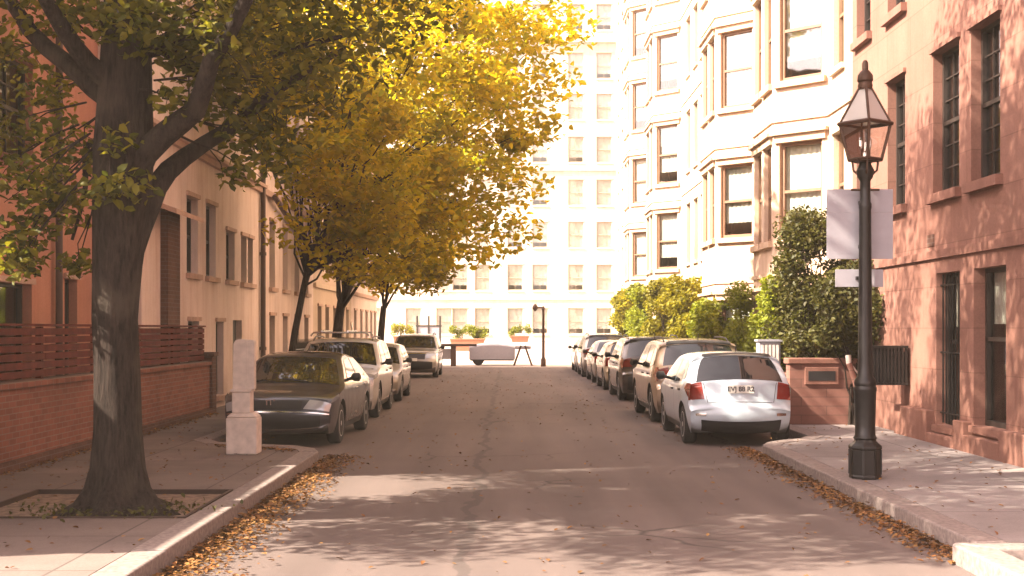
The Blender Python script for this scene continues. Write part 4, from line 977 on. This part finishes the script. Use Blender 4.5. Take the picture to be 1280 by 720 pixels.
SPEC['suv'] = dict(L=4.6, W=1.84, belt=1.02, tum=.22, wheels=(.85, 3.6), wr=.355,
    sil=[(.2, .26), (.06, .4), (.0, .55), (.02, .7), (.08, .8), (.11, .96), (.14, 1.1), (.19, 1.16), (.42, 1.5), (.46, 1.57), (.58, 1.61), (1.5, 1.655), (2.4, 1.64), (2.72, 1.57), (3.1, 1.32), (3.4, 1.12), (3.6, 1.07), (4.15, 1.0), (4.4, .9), (4.54, .72), (4.59, .55), (4.54, .36), (4.4, .26)],
    rear_glass=(7.05, 8.7, (-.86, -.8), (.86, .8)), screen=(13.05, 14.95, (-.87, -.91), (.87, .91)),
    side_glass=[[(2.95, 1.07), (2.5, 1.5), (1.9, 1.53), (1.92, 1.07)], [(1.84, 1.07), (1.82, 1.53), (1.1, 1.51), (1.1, 1.08)], [(1.03, 1.09), (1.03, 1.5), (.66, 1.44), (.52, 1.14)]],
    handles=[(2.12, .94), (1.2, .95)], mirror=(2.82, 1.09), gaps=[(1.88, .4, 1.87, 1.55), (2.98, .4, 3.0, 1.02), (1.15, .7, 1.07, 1.08)],
    tail=(lambda sd: (4.6, 6.6, (sd * .7, sd * .76), (sd * .995, sd * .995)), [[(.42, .92), (.36, 1.1), (.17, 1.1), (.14, .82)]]),
    headl=(lambda sd: (17.4, 18.7, (sd * .58, sd * .55), (sd * .99, sd * .97)), [[(4.4, .82), (4.3, .92), (4.0, .96), (4.08, .86)]]),
    patches=[('rear_bumper', [(.05, 2.6, -.85, .85, .012)], 'trimblack'), ('tailgate_gap', [(3.5, 3.55, -.7, .7, .003, 1, 20), (3.5, 6.8, (-.7, -.755), (-.69, -.745), .003, 20, 1), (3.5, 6.8, (.69, .745), (.7, .755), .003, 20, 1)], 'well'), ('rear_spoiler', [(8.8, 9.7, -.84, .84, .03)], 'trimblack'),
             ('grille', [(17.9, 19.0, -.52, .52, .006)], 'trimblack'), ('chrome_strip', [(17.75, 17.9, -.55, .55, .009)], 'chrome'), ('front_intake', [(19.5, 21.3, -.85, .85, .006)], 'trimblack'), ('bonnet_gap', [(17.1, 17.13, -.9, .9, .003, 1, 20)], 'well')],
    plate_r=4.2, plate_f=19.2, rails=(1.6, .75, 2.5), antenna=9.9)
protos = {}
def copy_tree(o, parent=None, paint=None, repaint=True):
    c = o.copy(); COL.objects.link(c); c.parent = parent
    if o.name.split('.')[0] == 'body' and o.type == 'MESH':
        c.data = o.data.copy()
    for ch in list(o.children): copy_tree(ch, c)
    return c
PAINT = {}
def car_at(kind, x, yc, rz, label, paint, group):
    if kind not in protos: o = protos[kind] = build_car(kind)
    else: o = copy_tree(protos[kind])
    o.location = (x, yc, .003); o.rotation_euler.z = rz; o['label'] = label; o['group'] = group
    if paint not in PAINT: PAINT[paint] = carpaint('paint ' + paint, COLORS[paint][0], COLORS[paint][1])
    for ch in o.children:
        if ch.name.split('.')[0] == 'body': ch.data.materials[0] = PAINT[paint]
    return o
COLORS = {'pale blue': ((.5, .59, .66), .1), 'graphite': ((.05, .05, .062), .5), 'white': ((.6, .56, .5), .1), 'silver': ((.42, .38, .33), .5), 'dark brown': ((.06, .045, .038), .3), 'bronze': ((.4, .3, .21), .35), 'black': ((.025, .022, .022), .1), 'sand': ((.5, .4, .26), .3), 'steel': ((.3, .27, .24), .4), 'wine': ((.12, .04, .035), .3)}
GR, GL = 'cars parked along the right kerb', 'cars parked along the left kerb'
ha = car_at('hatch', 3.66, 22.05, 0, 'pale blue white hatchback nearest on the right, seen from behind', 'pale blue', GR)
sv = car_at('suv', 3.72, 26.95, R(.5), 'bronze sport utility car directly in front of the white hatchback', 'bronze', GR)
car_at('suv', 3.75, 34.6, 0, 'dark brown sport utility car third in the right kerb row', 'dark brown', GR)
car_at('hatch', 3.72, 40.2, 0, 'sand coloured hatchback fourth in the right kerb row', 'sand', GR)
car_at('saloon', 3.76, 45.4, 0, 'silver saloon fifth in the right kerb row', 'silver', GR)
car_at('suv', 3.72, 50.6, 0, 'steel grey sport utility car sixth in the right kerb row', 'steel', GR)
car_at('saloon', 3.74, 56.0, 0, 'white saloon at the far end of the right kerb row', 'white', GR)
sa = car_at('saloon', -3.52, 22.1, math.pi - R(2), 'graphite grey saloon facing the camera behind the stone pillar', 'graphite', GL)
s2 = car_at('suv', -3.58, 28.0, math.pi, 'white sport utility car with a roof rack behind the graphite saloon', 'white', GL)
car_at('hatch', -3.55, 34.0, math.pi, 'silver hatchback third in the left kerb row', 'silver', GL)
car_at('suv', -3.55, 50.0, math.pi, 'dark van like car alone at the far end of the left kerb', 'steel', GL)
# emblem strokes on the saloon's grille
em = MB(); 
for x in (.09, .15): em.box(x - .009, x + .009, 2.205, 2.225, .66, .735)
em.box(.08, .17, 2.205, 2.226, .728, .744); em.box(.02, .05, 2.205, 2.226, .725, .75)
em.build('emblem', M['chrome'], sa)
rk = thing('roof_rack', 'pale roof rack bars on top of the white sport utility car', 'roof rack', (-3.58, 28.0, 1.7))
for y in (-.75, .1): mb = MB(); mb.tube([(-.62, y, 0), (-.56, y, .07), (.56, y, .07), (.62, y, 0)], .02, 8); mb.build('crossbar', M['chrome'], rk, 60)
mb = MB(); mb.tube([(-.35, -1., .1), (-.35, .5, .1)], .02, 8); mb.tube([(.2, -1., .1), (.2, .5, .1)], .02, 8); mb.tube([(.2, -.2, .1), (.16, -.15, .3)], .02, 8); mb.build('carrier', M['chrome'], rk, 60)
# ------------------------------------------------------------------ things on the square
lp2 = thing('lamp_post', 'slim dark lamp post standing alone where the street meets the square', 'street lamp', (1.73, 62.6, .004))
mb = MB(); mb.lathe([(.13, 0), (.13, .35), (.075, .45), (.06, 2.75), (.09, 2.8), (.05, 2.95)], n=12); mb.build('post', M['lantern'], lp2, 40)
mb = MB(); mb.box(-.45, .0, -.04, .04, 2.84, 2.92); mb.lathe([(.03, 2.7), (.14, 2.84), (.14, 2.92), (.05, 3.06)], (-.4, 0, 0), 10); mb.build('arm', M['lantern'], lp2)
cc = thing('covered_trailer', 'low trailer under a pale grey tarpaulin at the edge of the square', 'trailer', (-.75, 65.2, .004))
mb = MB(); P = []
for i in range(13):
    x = -1.2 + 2.3 * i / 12; zt_ = .98 + .16 * math.sin(i / 12 * 2.6) - .1 * (i / 12); row = []
    for (y, f) in ((-.82, .28), (-.8, .55), (-.74, .93), (-.5, 1.), (0, 1.04), (.5, 1.), (.74, .93), (.8, .55), (.82, .28)): row.append((x, y + .01 * math.sin(i * 1.7), max(.3, zt_ * f)))
    P.append(row)
mb.grid(P); mb.add(P[0] + [(-1.2, 0, .3)], [tuple(range(10))]); mb.add(P[-1] + [(1.1, 0, .3)], [tuple(range(10))]); mb.build('tarpaulin', M['sign_back'], cc, 50)
mb = MB(); mb.box(-1.15, 1.05, -.78, .78, .24, .34); mb.build('bed', M['trimblack'], cc)
for y in (-.7, .7): mb = MB(); mb.lathe([(.17, -.09), (.27, -.09), (.29, -.05), (.29, .05), (.27, .09), (.17, .09)], (0, 0, 0), 20, axis='X'); w_ = mb.build('wheel', M['tyre'], cc, 40, (-.75, y, .29), math.pi / 2)
br_ = thing('barrier', 'dark folding barrier standing beside the covered car', 'barrier', (.75, 64.2, .004))
for sd in (-1, 1): mb = MB(); mb.tube([(sd * .45, -.25, 0), (sd * .1, 0, 1.0)], .05, 6); mb.tube([(sd * .45, .25, 0), (sd * .1, 0, 1.0)], .05, 6); mb.build('leg', M['lantern'], br_)
mb = MB(); mb.box(-.4, .4, -.03, .03, .82, .98); mb.build('board', M['sign_back'], br_)
tb = thing('market_table', 'dark trestle table with a long flat top at the end of the street', 'table', (-2.95, 63.4, .004))
mb = MB(); mb.box(-1., 1.4, -.5, .5, .98, 1.1); bevel(mb.build('top', M['pipe'], tb), .01)
for x in (-.6, .25): mb = MB(); mb.box(x - .12, x + .12, -.4, .4, 0, .978); mb.build('leg', M['pipe'], tb)
mb = MB(); mb.box(-.48, .13, -.35, .35, .35, .85); mb.build('crate', M['sign_back'], tb)
gt = thing('porch_gate', 'dark framed tall gate with pale panels on the square', 'gate', (-5.2, 84, zp(84)))
mb = MB()
for x in (-.75, 0, .75): mb.box(x - .06, x + .06, -.06, .06, 0, 2.2)
mb.box(-.85, .85, -.05, .05, 1.5, 1.6); mb.build('frame', M['frame_dark'], gt)
mb = MB(); mb.box(-.69, -.06, -.02, .02, .05, 1.5); mb.box(.06, .69, -.02, .02, .05, 1.5); mb.build('panel', M['sign_back'], gt)
def planter(label, x, y, w, h, lm, sd):
    o = thing('planter', label, 'planter', (x, y, zp(y)), 0, 'planters on the square'); mb = MB(); mb.frustum(0, 0, 0, h, w * .42, .3, w / 2, .38); mb.box(-w / 2 - .04, w / 2 + .04, -.42, .42, h + .003, h + .08); bevel(mb.build('trough', M['terracotta'], o), .015)
    mb = MB(); mb.box(-w / 2 + .04, w / 2 - .04, -.34, .34, h - .05, h + .081); mb.build('soil', M['soil'], o)
    cl = [(np.array([rng.uniform(-w / 2, w / 2), rng.uniform(-.2, .2), h + rng.uniform(.15, .75)]), (.3, .3, .28), 120) for _ in range(int(w * 7))]
    leaves('plants', clump_points(cl, 1), .13, lm, o); return o
planter('long terracotta planter full of green plants in front of the far block', -2.6, 82, 2.2, .7, M['leaf_bush'], 1)
planter('bronze leaved planter beside the dark framed gate', -6.9, 84, 1.2, .8, M['leaf_rust'], 2)
planter('small planter under the far block window', .9, 97, 1.4, .4, M['leaf_bush'], 3)
# ------------------------------------------------------------------ fallen leaves
def litter(n, xf, yf, z, size=.06):
    y = yf(n); return np.stack([xf(y), y, z + np.abs(rng.normal(size=n)) * .012], 1), size
L_ = []
y = rng.uniform(8, 18.4, 4200); L_.append(np.stack([-2.6 + np.minimum(np.abs(rng.normal(size=4200)) * .22, .75), y, .012 + np.abs(rng.normal(size=4200)) * .02], 1))
y = rng.uniform(10, 19.6, 2600); L_.append(np.stack([3.7 - np.abs(rng.normal(size=2600)) * .16, y, .012 + np.abs(rng.normal(size=2600)) * .018], 1))
y = rng.uniform(9, 61, 900); L_.append(np.stack([rng.uniform(-2.6, 3.7, 900), y, np.full(900, .012)], 1))
u_ = rng.uniform(0, 1, 260); L_.append(np.stack([-2.95 - 1.3 * u_, 17.9 + .75 * u_ - np.abs(rng.normal(size=260)) * .16, np.full(260, .167)], 1))
y = rng.uniform(9, 25.5, 900); L_.append(np.stack([-5.88 + np.abs(rng.normal(size=900)) * .1, y, .165 + np.abs(rng.normal(size=900)) * .012], 1))
y = rng.uniform(9, 22, 260); L_.append(np.stack([rng.uniform(-5.8, -2.9, 260), y, np.full(260, .165)], 1))
y = rng.uniform(10.4, 22.5, 160); L_.append(np.stack([rng.uniform(3.9, 6.3, 160), y, np.full(160, .165)], 1))
lv = leaves('fallen_leaves', np.concatenate(L_), .052, M['fallen'], None, 3.); tag(lv, 'brown fallen leaves lying in the gutters', 'leaves', kind='stuff')
a_ = rng.uniform(0, 2 * math.pi, 480); r_ = .3 + np.abs(rng.normal(size=480)) * .28
gr = leaves('weeds', np.stack([TX + r_ * np.cos(a_) * 1.1, TY - .1 + r_ * np.sin(a_) * .8, .1 + rng.uniform(.03, .1, 480)], 1), .05, M['leaf_dark'], None, .2); tag(gr, 'grey green weeds round the foot of the big tree', 'weeds', kind='stuff')
# ------------------------------------------------------------------ air
hm = bpy.data.materials.new('warm haze'); hm.use_nodes = True; N, L = hm.node_tree.nodes, hm.node_tree.links; N.remove(N['Principled BSDF'])
pv = N.new('ShaderNodeVolumePrincipled'); pv.inputs['Color'].default_value = (1., .9, .74, 1); pv.inputs['Density'].default_value = .001; pv.inputs['Anisotropy'].default_value = .2
L.new(pv.outputs[0], N['Material Output'].inputs['Volume'])
mb = MB(); mb.box(-70, 70, -45, 140, -1.2, 34); tag(mb.build('haze', hm), kind='stuff')
# ------------------------------------------------------------------ camera, light, sky
cam = bpy.data.cameras.new('camera'); co = bpy.data.objects.new('camera', cam); COL.objects.link(co)
co.location = (0, 0, 1.85); co.rotation_euler = (R(90), 0, 0); cam.sensor_width = 36; cam.lens = 45; cam.shift_y = 51 / 1280; cam.shift_x = 5 / 1280; cam.clip_end = 2000; cam.clip_start = .1
S.camera = co
EL = R(40); D2 = Vector((.96, .28)).normalized()            # sunlight travels to the right and slightly away
sd_ = Vector((D2.x * math.cos(EL), D2.y * math.cos(EL), -math.sin(EL)))
sun = bpy.data.lights.new('sun', 'SUN'); sun.energy = 5.; sun.angle = R(.55); sun.color = (1., .87, .7)
so = bpy.data.objects.new('sun', sun); COL.objects.link(so); so.rotation_euler = sd_.to_track_quat('-Z', 'Y').to_euler(); so.location = (-30, -10, 40)
W = bpy.data.worlds.new('World'); S.world = W; W.use_nodes = True; N, L = W.node_tree.nodes, W.node_tree.links
sky = N.new('ShaderNodeTexSky'); sky.sky_type = 'NISHITA'; sky.sun_disc = False; sky.sun_elevation = EL
to_sun = -sd_; sky.sun_rotation = math.atan2(to_sun.x, to_sun.y); sky.air_density = 1.2; sky.dust_density = 3.
bw = N.new('ShaderNodeRGBToBW'); L.new(sky.outputs[0], bw.inputs[0])
warm = mix(N, L, 1., bw.outputs[0], (1.2, .9, .85), 'MULTIPLY')
hazy = mix(N, L, .82, sky.outputs[0], warm)                  # warm hazy evening sky
L.new(hazy, N['Background'].inputs[0]); N['Background'].inputs[1].default_value = .15
vs = S.view_settings; vs.view_transform = 'Standard'; vs.look = 'None'; vs.exposure = 2.28; vs.gamma = 1; vs.use_curve_mapping = False
S.render.engine = 'CYCLES'; S.cycles.use_denoising = True; S.cycles.max_bounces = 7; S.cycles.diffuse_bounces = 3; S.cycles.glossy_bounces = 3; S.cycles.transparent_max_bounces = 12; S.cycles.sample_clamp_indirect = 6.; S.cycles.caustics_reflective = False; S.cycles.caustics_refractive = False
